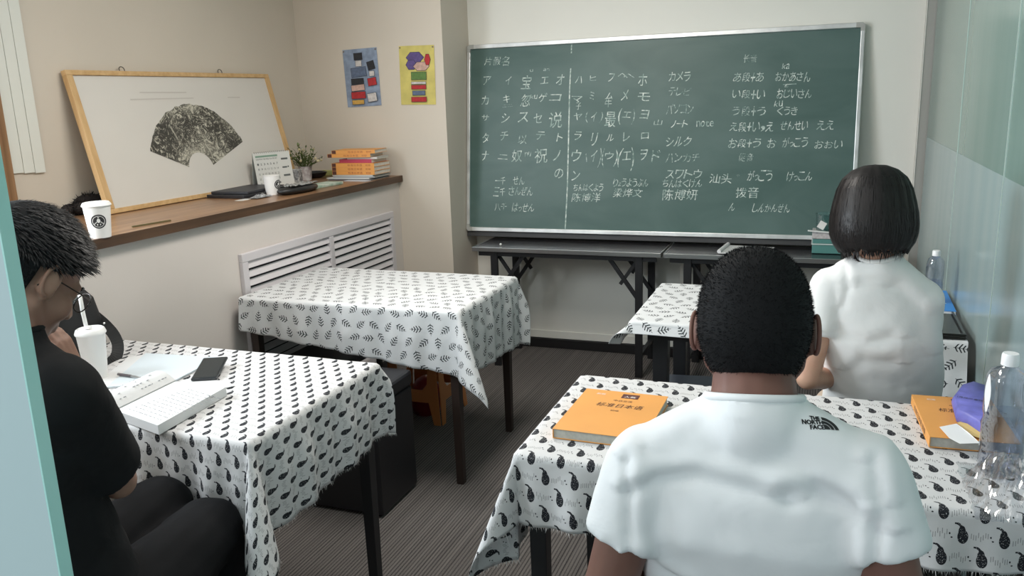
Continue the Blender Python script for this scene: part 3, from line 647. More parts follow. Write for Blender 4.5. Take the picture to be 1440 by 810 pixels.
paper_w = mat('cup_paper_white', (.84, .82, .80), .5); blk = mat('print_black', (.02, .02, .022), .5)
def round_logo(mb, M, R, ink_r=1.):
    """ring emblem: dark disc, pale inner ring, abstract long-haired figure"""
    pass
def paper_cup(name, label, c_, r0, r1, h, logo=None, lid=True, straw=False, logo_s=.022):
    t = thing(name, label, 'cup', c_); c_ = Vector(c_)
    MB().lathe([(r0*.96, .004), (r0, .002), (r0, 0), (r0*1.01, .003), (r1, h*.92), (r1*1.03, h*.93), (r1*1.03, h*.945), (r1*.9, h*.945)], c_, 32).build('cup_body', paper_w, t, smooth=40)
    if lid: MB().lathe([(r1*1.07, h*.93), (r1*1.09, h*.95), (r1*1.06, h*.975), (r1*.98, h*1.03), (r1*.90, h*1.045), (r1*.84, h*1.02), (r1*.1, h*1.015)], c_, 32).build('lid', mat('lid_white', (.86, .85, .84), .35), t, smooth=40)
    if logo is not None:
        zc = h*.50; rr = r0+(r1-r0)*.5
        def wrap(x, y, off): a = logo+x/rr; r = r0+(r1-r0)*((zc+y)/(h*.92))+off; return c_+Vector((r*math.cos(a), r*math.sin(a), zc+y))
        def disc(r_o, r_i, off, mt, nm, squash=1, cx=0, cy=0, n=28, jag=0):
            mb = MB(); mb.v = [wrap(cx+r*math.cos(2*PI*i/n)*squash*(1+jag*math.cos(i*2)), cy+r*math.sin(2*PI*i/n)*(1+jag*math.cos(i*2)), off) for r in (r_o, (r_o+r_i)/2, r_i) for i in range(n)]
            mb.f = [(k*n+i, k*n+(i+1) % n, (k+1)*n+(i+1) % n, (k+1)*n+i) for k in (0, 1) for i in range(n)]; mb.build(nm, mt, t, flat_n=True)
        s = logo_s
        disc(s, s*.80, .0006, blk, 'emblem_ring'); disc(s*.80, 0.0001, .0007, blk, 'emblem_disc'); disc(s*.80, s*.74, .0010, paper_w, 'emblem_ring')
        disc(s*.30, .0001, .0011, paper_w, 'emblem_face', .75, 0, s*.12)
        for sx in (-1, 1):
            for q in range(3): disc(s*.10, .0001, .0011, paper_w, 'emblem_wave', .5, sx*s*(.30+.14*q), -s*(.10+.12*q))
            disc(s*.12, .0001, .0011, paper_w, 'emblem_wave', .6, sx*s*.18, -s*.42)
        disc(s*.09, .0001, .0011, paper_w, 'emblem_star', 1, 0, s*.58, 10, .4)
    if straw:
        MB().tube([c_+Vector((-.012, -.0, h*.95)), c_+Vector((-.016, -.002, h*1.35)), c_+Vector((-.018, -.002, h*1.72))], .0062, 10).build('straw', mat('straw_white', (.9, .9, .88), .4), t, smooth=True)
        MB().box(c_.x-.012, c_.x+.004, c_.y-.008, c_.y+.008, c_.z+h*1.03, c_.z+h*1.09).build('lid_plug', mat('plug_white', (.85, .84, .83), .4), t, bevel=.002)
    return t
p = atZ(132, 338, ZL)
paper_cup('paper_cup', 'white paper cup with a round black emblem at the near end of the ledge', (p.x-.035, p.y+.065, ZL), .036, .047, .125, logo=-PI/2+.83, logo_s=.026)
p = atZ(383, 274, ZL)
paper_cup('paper_cup', 'small white paper cup in front of the desk calendar', (p.x-.01, p.y+.02, ZL), .034, .043, .105, logo=-PI/2+1.55, lid=False, logo_s=.024)
# dark furry bundle
mb = MB(); p = atZ(128, 300, ZL)
mb.ball((p.x-.03, p.y+.02, ZL+.042), (.065, .09, .045)); mb.ball((p.x-.0, p.y-.04, ZL+.03), (.045, .05, .03)); mb.ball((p.x-.05, p.y-.09, ZL+.028), (.05, .05, .028))
r_ = random.Random(3); base = list(mb.v)
for q in base[::1]:
    d = (q-Vector((p.x-.02, p.y, ZL+.02))).normalized()
    for i in range(3):
        e = q+d*r_.uniform(.005, .02)+Vector((r_.uniform(-.01, .01), r_.uniform(-.01, .01), r_.uniform(-.004, .006))); w = d.orthogonal()*.0015; 
        if e.z > ZL+.001: mb.add([q-w, q+w, e], [(0, 1, 2)])
for v in mb.v: v.z = max(v.z, ZL+.0005)
tag(mb.build('furry_bundle', mat('dark_fur', (.022, .018, .018), .9), flat_n=True), 'dark fuzzy bundle on the ledge behind the near paper cup', 'hat')
# pen lying on the ledge
a, b_ = atZ(186, 320, ZL), atZ(240, 311, ZL)
tag(MB().bar(Vector((a.x, a.y, ZL+.0035)), Vector((b_.x, b_.y, ZL+.0035)), .006, .006).build('pencil', mat('olive_pencil', (.13, .11, .05), .5)), 'thin olive pencil lying on the bare part of the ledge', 'pencil')
# black laptops / folders pile
blkp = mat('black_plastic', (.018, .018, .022), .32)
def slab(name, label, cat, ctr, sx, sy, z0, h, rot, mt, edge=None, group=None):
    M = rotz_about((ctr[0], ctr[1], 0), rot)
    if edge is None: return tag(MB().box(-sx/2, sx/2, -sy/2, sy/2, z0, z0+h, M).build(name, mt, bevel=min(.003, h*.3)), label, cat, group)
    t = thing(name, label, cat, (ctr[0], ctr[1], z0), group)
    MB().box(-sx/2+.003, sx/2-.004, -sy/2+.003, sy/2-.003, z0+.0014, z0+h-.0014, M).build('page_block', edge, t)
    MB().box(-sx/2, sx/2, -sy/2, sy/2, z0, z0+.0013, M).box(-sx/2, sx/2, -sy/2, sy/2, z0+h-.0013, z0+h, M).box(-sx/2, -sx/2+.0026, -sy/2, sy/2, z0+.0013, z0+h-.0013, M).build('cover', mt, t)
    return t
slab('laptop', 'closed black laptop, lower of the dark pair on the ledge by the calendar', 'laptop', (-2.83, 3.60, 0), .24, .40, ZL, .018, -.05, blkp)
slab('folder', 'black folder on top of the closed laptop beside the calendar', 'folder', (-2.845, 3.60, 0), .22, .34, ZL+.0185, .014, .06, mat('black_folder', (.03, .03, .036), .5))
slab('paper_slip', 'small pale slip of paper on the ledge in front of the laptop', 'paper', (atZ(343, 281, ZL).x-.0, atZ(343, 281, ZL).y, 0), .05, .085, ZL, .001, .1, mat('slip_paper', (.6, .58, .54), .6))
# foil snack wrapper
mb = MB(); p = atZ(372, 277, ZL); r_ = random.Random(9); n = 9
P = [[Vector((p.x+.0+(i/n-.5)*.06, p.y-.03+(j/n-.5)*.13, ZL+.004+.022*r_.random()*math.sin(PI*i/n)*math.sin(PI*j/n)+.001)) for i in range(n+1)] for j in range(n+1)]
for row in P: mb.v += row
mb.f = [(j*(n+1)+i, j*(n+1)+i+1, (j+1)*(n+1)+i+1, (j+1)*(n+1)+i) for i in range(n) for j in range(n)]
tag(mb.build('crumpled_wrapper', mat('foil_wrapper', (.6, .6, .62), .3, .6, noise_amt=.8, scale=90), flat_n=True), 'crumpled silver wrapper beside the small paper cup', 'wrapper')
# tent calendar
cal = thing('desk_calendar', 'tent-shaped white desk calendar standing on the ledge before the whiteboard', 'calendar', (-2.97, 3.86, ZL))
p0 = atZ(358, 262, ZL+.04); 
ca = Vector((-2.915, 3.775, ZL)); cdir = Vector((.30, .954, 0)).normalized(); cn = Vector((-cdir.y, cdir.x, 0))   # cn points to the wall side
cw, chh = .245, .20
fr_ = lambda s, u_: ca+cdir*s+cn*(.030*u_)+Vector((0, 0, chh*u_))
bk_ = lambda s, u_: ca+cdir*s+cn*(.030+.030*(1-u_)) + Vector((0, 0, chh*u_))
ZS = .034
up3 = Vector((0, 0, ZS))
th_ = -cn*.0015
def quad(mb, a, b_, c_, d_): mb.add([a, b_, c_, d_, a+cn*.002, b_+cn*.002, c_+cn*.002, d_+cn*.002], [(0, 1, 2, 3), (7, 6, 5, 4), (0, 4, 5, 1), (1, 5, 6, 2), (2, 6, 7, 3), (3, 7, 4, 0)]); return mb
quad(MB(), fr_(0, 0), fr_(cw, 0), fr_(cw, 1), fr_(0, 1)).build('front_leaf', mat('calendar_paper', (.70, .69, .66), .6), cal)
quad(MB(), bk_(0, 0), bk_(cw, 0), bk_(cw, 1), bk_(0, 1)).build('stand_back', mat('calendar_card', (.36, .38, .36), .6), cal)
CM = frame(fr_(0, 0)-cn*.001, cdir, (fr_(0, 1)-fr_(0, 0)))
ct = MB(); ch_ = (fr_(0, 1)-fr_(0, 0)).length; r_ = random.Random(12)
for i in range(7):
    for j in range(5):
        text_on(ct, str(i+1+j*7) if i+j*7 < 31 else '·', CM, .018+i*.021, .018+i*.021+.010, ch_*.12+(4-j)*.027, ch_*.12+(4-j)*.027+.011)
text_on(ct, 'SUN MON TUE WED THU FRI SAT', CM, .016, .155, ch_*.80, ch_*.84)
ct.build('printed_dates', mat('print_grey', (.12, .13, .13), .6), cal, flat_n=True)['kind'] = 'stuff'
c2 = MB()
for j in range(3): text_on(c2, ('▬▬', '▬▪', '▬▬')[j], CM, .180, .225, ch_*(.30+.23*j), ch_*(.35+.23*j))
c2.build('printed_notes', mat('print_grey', (.1, .1, .1), .6), cal, flat_n=True)
MB().add([CM @ Vector((a, b_, -.0003)) for a, b_ in ((.014, ch_*.87), (.16, ch_*.87), (.16, ch_*.92), (.014, ch_*.92))], [(0, 1, 2, 3)]).build('header_band', mat('calendar_green', (.22, .34, .26), .6), cal, flat_n=True)
sp_ = MB()
for i in range(18): c_ = fr_(.012+i*.013, 1); sp_.tube([c_+Vector((0, 0, .004*math.sin(a)))+cn*.004*math.cos(a) for a in [2*PI*k/8 for k in range(8)]], .0009, 4, True)
sp_.build('spiral_binding', mat('dark_wire', (.1, .09, .08), .4, .6), cal)
# flower pot with small plant
pt = thing('potted_plant', 'small white pot with a bushy green plant and cream flowers on the ledge', 'plant', (-2.955, 4.285, ZL)); pc = Vector((-2.955, 4.285, ZL))
MB().lathe([(.030, 0), (.034, .002), (.040, .078), (.043, .080), (.043, .086), (.037, .086), (.036, .07), (.0, .07)], pc, 24).build('pot', mat('pot_white', (.66, .63, .62), .4, dark=(.40, .34, .34), scale=45), pt, smooth=40)
r_ = random.Random(21); leafm = MB(); stm = MB(); flw = MB()
for i in range(58):
    a = r_.uniform(0, 2*PI); el = r_.uniform(.25, 1.45); L = r_.uniform(.08, .15); d = Vector((math.cos(a)*math.cos(el), math.sin(a)*math.cos(el), math.sin(el)))
    s0 = pc+Vector((0, 0, .072))+Vector((d.x, d.y, 0))*.012; tip = s0+d*L; stm.tube([s0, s0+d*L*.5+Vector((0, 0, .006)), tip], .0012, 4)
    for k in range(5):
        q = s0+d*L*(.35+.15*k); e = (d+Vector((r_.uniform(-1, 1), r_.uniform(-1, 1), r_.uniform(-.5, .8)))).normalized(); w = e.cross(Vector((0, 0, 1))).normalized()*.0065; l = r_.uniform(.016, .028)
        leafm.add([q, q+e*l*.5+w, q+e*l+Vector((0, 0, -.003)), q+e*l*.5-w], [(0, 1, 2, 3)])
    if i % 3 == 0: flw.ball(tip+d*.004, .0085, n=6, m=5)
stm.build('stems', mat('plant_stem', (.10, .13, .04), .7), pt); tag(leafm.build('foliage', mat('plant_leaf', (.12, .17, .045), .6, noise_amt=.5, scale=60), pt, flat_n=True), kind='stuff'); tag(flw.build('flowers', mat('plant_flower', (.52, .45, .28), .7), pt), kind='stuff')
# patterned box beside the pot
slab('patterned_box', 'small grey floral box between the calendar and the plant pot', 'box', (-2.895, 4.10, 0), .055, .06, ZL, .085, .2, mat('floral_print', (.62, .62, .62), .6, dark=(.12, .12, .13), scale=55))
# black pouch with clear packet, packets, black bowl
mb = MB(); pc = atZ(420, 272, ZL)+Vector((-.03, .04, 0))
mb.rings([[pc+Vector((r*.075*math.cos(a)*.8, r*.165*math.sin(a), z_)) for a in [2*PI*i/24 for i in range(24)]] for r, z_ in ((.75, 0), (.98, .012), (1, .022), (.93, .032), (.6, .037), (.1, .036))])
tag(mb.build('black_pouch', mat('black_soft_pouch', (.015, .015, .016), .4), smooth=True), 'flat black pouch on the ledge just right of the small paper cup', 'pouch')
mb = MB(); r_ = random.Random(31); n = 10
P = [[pc+Vector((-.045+.09*i/n, -.10+.24*j/n, .0385+.012*r_.random())) for i in range(n+1)] for j in range(n+1)]
for row in P: mb.v += row
mb.f = [(j*(n+1)+i, j*(n+1)+i+1, (j+1)*(n+1)+i+1, (j+1)*(n+1)+i) for i in range(n) for j in range(n)]
tag(mb.build('clear_packet', mat('crinkled_clear_film', (.45, .45, .44), .15, .2, noise_amt=.75, scale=70), flat_n=True), 'crinkled clear packet lying on the black pouch', 'packet')
q = atZ(455, 263, ZL)
slab('tissue_packet', 'pale green and white tissue packet on the ledge beyond the black pouch', 'packet', (q.x-.03, q.y+.03, 0), .11, .26, ZL, .016, -.05, mat('packet_green_white', (.60, .66, .58), .4, dark=(.22, .36, .26), scale=18))
q = atZ(434, 250, ZL)
tag(MB().lathe([(.05, 0), (.075, .01), (.088, .034), (.084, .036), (.07, .014), (.0, .010)], (-3.02, 4.46, ZL), 28).build('black_bowl', blkp, smooth=40), 'shallow black bowl on the ledge behind the plant pot', 'bowl')
# paper stack and books at the far end
pages = mat('book_pages', (.66, .62, .55), .8, noise_amt=.12, scale=80); orange = mat('orange_cover', (.80, .36, .09), .5, noise_amt=.06, scale=8)
tagt = mat('spine_title', (.35, .07, .03), .6)
def ledge_book(label, cx, cy, z0, w, L, h, rot, cov, text=True, pink=False):
    t = thing('book', label, 'book', (cx, cy, z0), 'books piled at the far end of the ledge'); M = rotz_about((cx, cy, 0), rot)
    MB().box(-w/2+.002, w/2-.003, -L/2+.0022, L/2-.003, z0+.0012, z0+h-.0012, M).build('page_block', pages, t)
    MB().box(-w/2, w/2, -L/2, L/2, z0, z0+.0011, M).box(-w/2, w/2, -L/2, L/2, z0+h-.0011, z0+h, M).box(-w/2, w/2, -L/2, -L/2+.002, z0+.0011, z0+h-.0011, M).build('cover', cov, t)
    if text:
        TM = M @ Matrix.Translation((0, -L/2-.0004, z0+h/2)) @ Matrix.Rotation(PI/2, 4, 'X'); mb = MB()
        text_on(mb, '标准日本语', TM, -w*.12, w*.22, -h*.3, h*.3); text_on(mb, '初级', TM, w*.30, w*.42, -h*.25, h*.25); mb.build('spine_lettering', tagt, t, flat_n=True)
        MB().box(-w*.49, -w*.40, -h*.46, h*.46, 0, .0004, TM).build('spine_block', mat('spine_brown', (.10, .03, .02), .6), t)
    return t
gs = 'magazines under the pile of books'
z = ZL
wcov = mat('magazine_white', (.66, .66, .63), .5); gcov = mat('magazine_grey', (.36, .37, .38), .5); dcov = mat('magazine_dark', (.10, .10, .11), .5)
bx, by = -2.655, 4.425
for lb, dx, dy, w, L, h, r__, cv in (('dark magazine at the very bottom of the far book pile', .0, -.02, .30, .22, .006, .03, dcov), ('white magazine second from the bottom of the far book pile', -.02, -.005, .30, .215, .007, -.04, wcov),
        ('grey magazine third from the bottom of the far book pile', .012, .0, .28, .21, .007, .02, gcov), ('white magazine directly beneath the three level orange books', .0, .01, .28, .21, .009, 0, wcov)):
    t = ledge_book(lb, bx+dx, by+dy, z, w, L, h, r__, cv, text=False); t['group'] = gs; t.name = 'magazine'; z += h+.0004
for lb in ('orange textbook at the bottom of the three level orange ones', 'orange textbook in the middle of the three level orange ones', 'orange textbook topmost of the three level orange ones, under the pink book'):
    ledge_book(lb, bx+.008, by+.0, z, .29, .20, .0225, .01, orange); z += .023
ledge_book('pink and red paperback halfway up the far book pile', bx+.02, by+.008, z, .23, .17, .021, -.06, mat('pink_cover', (.50, .06, .12), .45), text=False); z += .0215
ledge_book('thin white booklet on the pink paperback in the far book pile', bx+.055, by+.01, z, .20, .16, .012, .05, wcov, text=False); z += .0125
ledge_book('orange textbook second from the top of the far pile, jutting left', bx-.025, by-.0, z, .28, .195, .021, .10, orange); z += .0215
ledge_book('orange textbook on the very top of the far pile', bx-.0, by+.008, z, .28, .195, .0205, .12, orange)
q = atZ(505, 254, ZL)
slab('paper_strip', 'narrow white paper strip sticking out before the far book pile', 'paper', (q.x+.0, q.y-.02, 0), .16, .05, ZL, .003, -.1, mat('strip_paper', (.62, .66, .72), .6))
mb = MB(); q = atZ(462, 246, ZL)
slab('yellow_sheet', 'yellow-green card standing low against the wall left of the book pile', 'card', (-2.93, 4.585, 0), .20, .012, ZL, .035, 0, mat('lime_card', (.52, .52, .20), .6))

# ================================================================ ON THE BLACK FOLDING TABLES
p = atZ(1048, 352, .7525)
t = thing('clipboard', 'white notepad with a rolled page on the right folding table', 'notepad', (p.x, p.y, .7525))
M = rotz_about((p.x+.01, 4.672, .7525), -.10)
MB().box(-.13, .13, -.12, .12, 0, .006, M).build('page_block', mat('pad_paper', (.74, .74, .74), .6, noise_amt=.2, scale=60), t, bevel=.001)
MB().tube([M @ Vector((-.128, -.12, .0115)), M @ Vector((-.128, .12, .0115))], .011, 12).build('rolled_page', mat('rolled_paper', (.80, .79, .80), .5), t, smooth=40)
# plastic box with chalk and eraser, partly hidden by the hair
p = Vector((.035, 4.72, .7525)); t = thing('plastic_box', 'clear box over teal trays on the right folding table, half hidden by the black bob', 'box', p)
teal = mat('teal_tray', (.10, .26, .24), .4)
MB().box(p.x-.075, p.x+.075, p.y-.06, p.y+.06, .7525, .80).build('lower_tray', teal, t, bevel=.004)
MB().box(p.x-.079, p.x+.079, p.y-.064, p.y+.064, .800, .806).build('tray_rim', mat('rim_pale', (.6, .68, .66), .4), t, bevel=.002)
MB().box(p.x-.073, p.x+.073, p.y-.058, p.y+.058, .8065, .832).build('upper_tray', teal, t, bevel=.004)
MB().box(p.x-.077, p.x+.077, p.y-.062, p.y+.062, .8325, .872).build('paper_stack', mat('pinkish_paper', (.62, .58, .58), .6, noise_amt=.3, scale=60), t, bevel=.003)
MB().lathe([(.060, .8725-.7525), (.062, .955-.7525), (.066, .962-.7525), (.060, .962-.7525), (.056, .876-.7525), (0, .875-.7525)], p, 24).build('clear_cup', glass_mat('cup_clear', (.82, .92, .92), .08, thin=.8), t, smooth=40)
MB().bar(p+Vector((-.10, -.068, .125)), p+Vector((.06, -.062, .113)), .012, .006).build('white_stick', mat('stick_white', (.85, .85, .83), .4), t)
MB().box(-.018, .018, -.003, .003, -.02, .02, Matrix.Translation(p+Vector((-.03, -.0645, .155))) @ Matrix.Rotation(.5, 4, 'Y')).build('paper_tag', paper_w, t)

# ================================================================ ON THE RIGHT-HAND DESKS
def cover_book(label, near_left, u_dir, w, L, h, cov=orange):
    """book with its title readable from the near side; near_left is the near-left corner, u_dir runs along the near edge"""
    u_ = Vector(u_dir).normalized(); v_ = Vector((-u_.y, u_.x, 0)); o_ = Vector(near_left)
    M = frame(o_, u_, v_); t = thing('textbook', label, 'book', o_+u_*w/2+v_*L/2)
    MB().box(.0028, w-.003, .003, L-.003, .0016, h-.0016, M).build('page_block', pages2, t)
    MB().box(0, w, 0, L, 0, .0015, M).box(0, w, 0, L, h-.0015, h, M).box(0, .0025, 0, L, .0015, h-.0015, M).build('cover', cov, t, bevel=.0006)
    T = M @ Matrix.Translation((0, 0, h+.0005)); ink = mat('cover_brush_ink', (.08, .03, .02), .6)
    mb = MB(); text_on(mb, '标准日本语', T, w*.26, w*.80, L*.60, L*.69, shear=.15); text_on(mb, '中日交流', T, w*.42, w*.64, L*.745, L*.785); text_on(mb, '初级', T, w*.46, w*.56, L*.51, L*.54)
    mb.build('title_lettering', ink, t, flat_n=True)
    MB().box(w*.48, w*.68, L*.84, L*.94, 0, .0003, T).build('brown_label', mat('label_brown', (.11, .03, .025), .5), t)
    mb = MB(); text_on(mb, '人教', T @ Matrix.Translation((0, 0, .0004)), w*.51, w*.65, L*.855, L*.895); text_on(mb, '新版', T @ Matrix.Translation((0, 0, .0004)), w*.17, w*.28, L*.87, L*.91); mb.build('label_lettering', mat('label_white', (.85, .8, .75), .6), t, flat_n=True)
    SM = M @ Matrix.Translation((-.0004, L*.5, h/2)) @ Matrix.Rotation(-PI/2, 4, 'Z') @ Matrix.Rotation(PI/2, 4, 'X'); mb = MB(); text_on(mb, '标准日本语 初级', SM, -L*.3, L*.3, -h*.28, h*.28); mb.build('spine_lettering', ink, t, flat_n=True)
    return t
pages2 = mat('page_edges_grey', (.50, .49, .44), .8, noise_amt=.15, scale=90)
ZD = ZC1+.0022
p = atZ(777, 616, ZD); q = atZ(865, 630, ZD)
cover_book('orange textbook with brown label on the left of the near right desk', (p.x, p.y, ZD), (.998, -.02, 0), .232, .305, .026)
p = atZ(1306, 629, ZD)
cover_book('orange textbook beside the water bottle, partly under the purple packet', (p.x, p.y, ZD), (.985, .05, 0), .19, .29, .027)
# purple packet lying on that book
t = thing('purple_packet', 'purple snack packet lying on the right orange textbook', 'packet', (.36, 2.15, ZD+.028)); r_ = random.Random(5)
o_ = atZ(1342, 604, ZD+.03); A = [atZ(*q, ZD+.03) for q in ((1338, 572), (1352, 553), (1368, 548), (1386, 556), (1390, 590), (1378, 612), (1360, 600), (1344, 594))]
ctr = sum(A, Vector())/len(A); mb = MB(); lay = []
for zz, k in ((.0, .95), (.010, 1.03), (.024, 1.0), (.031, .90)): lay.append([ctr+(a-ctr)*k+Vector((0, 0, zz+r_.uniform(-.002, .002)*(zz > 0))) for a in A])
mb.rings(lay).build('packet_body', mat('purple_foil', (.17, .17, .56), .42, noise_amt=.25, scale=30), t, smooth=50)
TM = frame(ctr+Vector((-.034, -.004, .0335)), (1, -.35, 0), (.30, 1, 0)); mb = MB(); text_on(mb, '(真味の蜜饯)', TM, 0, .062, 0, .014); mb.build('lettering', blk, t, flat_n=True)
fl = MB(); a, b_, c_, d_ = [atZ(*q, ZD+.030) for q in ((1346, 596), (1372, 598), (1384, 620), (1362, 612))]; fl.add([a+Vector((0, 0, .003)), b_+Vector((0, 0, .02)), c_+Vector((0, 0, .004)), d_+Vector((0, 0, .001))], [(0, 1, 2, 3)]); fl.build('yellow_patch', mat('packet_yellow', (.58, .42, .16), .5), t, flat_n=True, solid=.001)
# white torn paper slip
A = [atZ(*q, ZD+.0305) for q in ((1321, 601), (1345, 598), (1362, 612), (1378, 625), (1350, 624), (1335, 616))]; mb = MB()
mb.v = [a+Vector((0, 0, h_)) for a, h_ in zip(A, (.001, .004, .006, .003, .0, .0))]; mb.f = [tuple(range(6))]
tag(mb.build('paper_slip', mat('slip_white', (.82, .82, .82), .6), flat_n=True, solid=.0008), 'curled white paper slip on the orange book before the purple packet', 'paper')
# water bottles
bott = glass_mat('bottle_clear', (.86, .88, .95), .03, thin=.85); water = glass_mat('bottle_water', (.80, .84, .93), .02, thin=.5)
capm = mat('bottle_cap_white', (.84, .84, .85), .4)
def sqr(c_, a, z, n=32, e=4.5, rot=.3):
    out = []
    for i in range(n):
        t = 2*PI*i/n; r = a/((abs(math.cos(t))**e+abs(math.sin(t))**e)**(1/e)); out.append(Vector((c_[0]+r*math.cos(t+rot), c_[1]+r*math.sin(t+rot), c_[2]+z)))
    return out
def circr(c_, r, z, n=32, rot=.3): return [Vector((c_[0]+r*math.cos(2*PI*i/n+rot), c_[1]+r*math.sin(2*PI*i/n+rot), c_[2]+z)) for i in range(n)]
def bottle(label, c_, a, H, level, name='water_bottle', e=4.5, nl=True):
    t = thing(name, label, 'bottle', c_); S = lambda k, z: sqr(c_, a*k, H*z, e=e)
    MB().rings([S(.88, .0), S(.98, .02), S(1, .06), S(1, .40), S(.94, .44), S(.94, .47), S(1, .51), S(1, .74), S(.96, .80), S(.80, .855), circr(c_, a*.50, H*.885), circr(c_, a*.36, H*.90), circr(c_, a*.34, H*.93)]).build('bottle_body', bott, t, smooth=60)
    MB().rings([sqr(c_, a*.90, .004, e=e), sqr(c_, a*.95, H*.06, e=e), sqr(c_, a*.95, H*.40, e=e), sqr(c_, a*.89, H*.455, e=e)]+([sqr(c_, a*.95, H*.51, e=e), sqr(c_, a*.95, H*level, e=e)] if level > .5 else [])).build('water', water, t, smooth=60)
    mb = MB(); n = 48; R_ = []
    for z_, k in ((.905, 1), (.985, .98), (1., .90)): R_.append([Vector((c_[0]+a*.46*k*(1+.025*(i % 2)*(z_ < .99))*math.cos(2*PI*i/n), c_[1]+a*.46*k*(1+.025*(i % 2)*(z_ < .99))*math.sin(2*PI*i/n), c_[2]+H*z_)) for i in range(n)])
    mb.rings(R_).build('cap', capm, t, smooth=40)
    return t
bc = Vector((.392, 1.935, ZD)); bt = bottle('large clear water bottle with white cap on the near right desk', bc, .0365, .275, .52)
lb = MB(); n = 8
P = [[bc+Vector((-.0385+.002*math.sin(i), .0-.012+.024*j/3, .145+.085*i/n)) for j in range(4)] for i in range(n+1)]
for i, row in enumerate(P):
    k = math.sin(PI*(i+.5)/(n+1)); lb.v += [bc+Vector((-.0376*math.cos(.3)-(j-1.5)*.008*k*math.sin(-.3)-.003, -.0376*math.sin(.3)-(j-1.5)*.008*k-.006, .145+.085*i/n)) for j in range(4)]
lb.f = [(i*4+j, i*4+j+1, (i+1)*4+j+1, (i+1)*4+j) for i in range(n) for j in range(3)]
lb.build('white_label', mat('label_paper', (.82, .82, .84), .5), bt, flat_n=True)
p = atZ(1309, 425, ZD)
bottle('small clear water bottle with white cap behind the person in the plain white T-shirt', (p.x-.0, 3.47, ZD), .031, .215, .45, e=2.2)
# crinkled clear plastic bag
mb = MB(); n = 30; r_ = random.Random(6); cb_ = Vector((.392, 1.822, ZD+.002)); mb2 = []
for j in range(n+1):
    for i in range(n+1):
        u_, v_ = i/n-.5, j/n-.5; r = math.hypot(u_*2, v_*2)
        h_ = max(0, 1-r**2)*.115; nn = noise.noise((u_*9, v_*9, 1))*.5+noise.noise((u_*23, v_*23, 4))*.35
        mb.v.append(cb_+Vector((u_*.16+nn*.012, v_*.27+nn*.012, max(.0008, h_*(.62+.6*nn)+.004))))
mb.f = [(j*(n+1)+i, j*(n+1)+i+1, (j+1)*(n+1)+i+1, (j+1)*(n+1)+i) for i in range(n) for j in range(n)]
for v in mb.v: v.x = min(v.x, XG-.008)
tag(mb.build('plastic_bag', glass_mat('bag_film', (.93, .94, .96), .12, thin=.75), flat_n=True), 'crumpled clear plastic bag around the foot of the large water bottle', 'bag')
# far right desk: blue book on black tray
p = atZ(1346, 478, ZD)
t = thing('black_tray', 'glossy black tray on the far right desk corner by the glass wall', 'tray', (.395, 3.14, ZD))
MB().box(.30, .472, 2.992, 3.30, ZD, ZD+.012).build('tray_base', mat('gloss_black', (.018, .018, .016), .12), t, bevel=.003)
MB().box(.30, .472, 2.992, 3.0, ZD+.0125, ZD+.020).box(.464, .472, 3.0005, 3.30, ZD+.0125, ZD+.020).build('tray_rim', mat('gloss_black', (.018, .018, .016), .12), t, bevel=.001)
bb = thing('blue_book', 'bright blue booklet behind the black tray by the glass wall', 'book', (.44, 3.50, ZD))
M = rotz_about((.422, 3.50, 0), -.02)
MB().box(-.064, .064, -.17, .17, ZD+.0015, ZD+.0125, M).build('page_block', mat('white_pages', (.8, .8, .8), .7), bb)
MB().box(-.066, .066, -.172, .172, ZD+.0127, ZD+.014, M).box(-.066, .066, -.172, .172, ZD, ZD+.0013, M).build('cover', mat('bright_blue_cover', (.03, .25, .68), .4), bb)
mb = MB(); T = M @ Matrix.Translation((0, 0, ZD+.0144)); text_on(mb, 'ふく', T, -.01, .045, -.06, -.0); text_on(mb, '〜', T, -.04, .03, .06, .09); mb.build('white_lettering', mat('label_white', (.85, .8, .75), .6), bb, flat_n=True)

# ================================================================ ON THE LEFT DESK
wpage = mat('notebook_white', (.68, .68, .68), .6); blpage = mat('notebook_bluish', (.60, .66, .70), .6)
# thick open workbook (right page block and a curling left stack)
wbk = thing('open_workbook', 'thick open workbook with curling pages nearest the person in black', 'book', (-1.75, 1.72, ZD))
gN, gF = atZ(163, 577, ZD+.028), atZ(247, 536, ZD+.028); rN, rF = atZ(222, 598, ZD+.028), atZ(318, 544, ZD+.028)
nN = gN
H0 = .028
def dn(v, z): return Vector((v.x, v.y, z))
blk_ = MB(); A = [atZ(150, 588, ZD+.028), rN, rF, gF]; A[0] = gN+(rN-gN)*0.0
blk_.add([dn(a, ZD) for a in A]+[dn(a, ZD+H0) for a in A], [(0, 3, 2, 1), (4, 5, 6, 7), (0, 1, 5, 4), (1, 2, 6, 5), (2, 3, 7, 6), (3, 0, 4, 7)])
blk_.build('right_page_block', wpage, wbk, bevel=.001)
e_ = MB(); prt = mat('pencil_grey', (.16, .17, .19), .8)
PMx = frame(dn(gN, ZD+H0+.0006), rN-gN, gF-gN); wN = (rN-gN).length; wF = (gF-gN).length
r_ = random.Random(8)
for i in range(11):
    y = wF*(.10+.075*i); x = wN*.10
    while x < wN*(.82 if i > 2 else .9):
        L = r_.uniform(.006, .022); e_.add([PMx @ Vector((x, y, 0)), PMx @ Vector((x+L, y, 0)), PMx @ Vector((x+L, y+.0018, 0)), PMx @ Vector((x, y+.0018, 0))], [(0, 1, 2, 3)]); x += L+r_.uniform(.003, .012)
e_.build('handwriting', prt, wbk, flat_n=True)
text_m = MB(); text_on(text_m, '〜も', PMx, wN*.62, wN*.74, wF*.80, wF*.88); text_m.build('dark_mark', blk, wbk, flat_n=True)
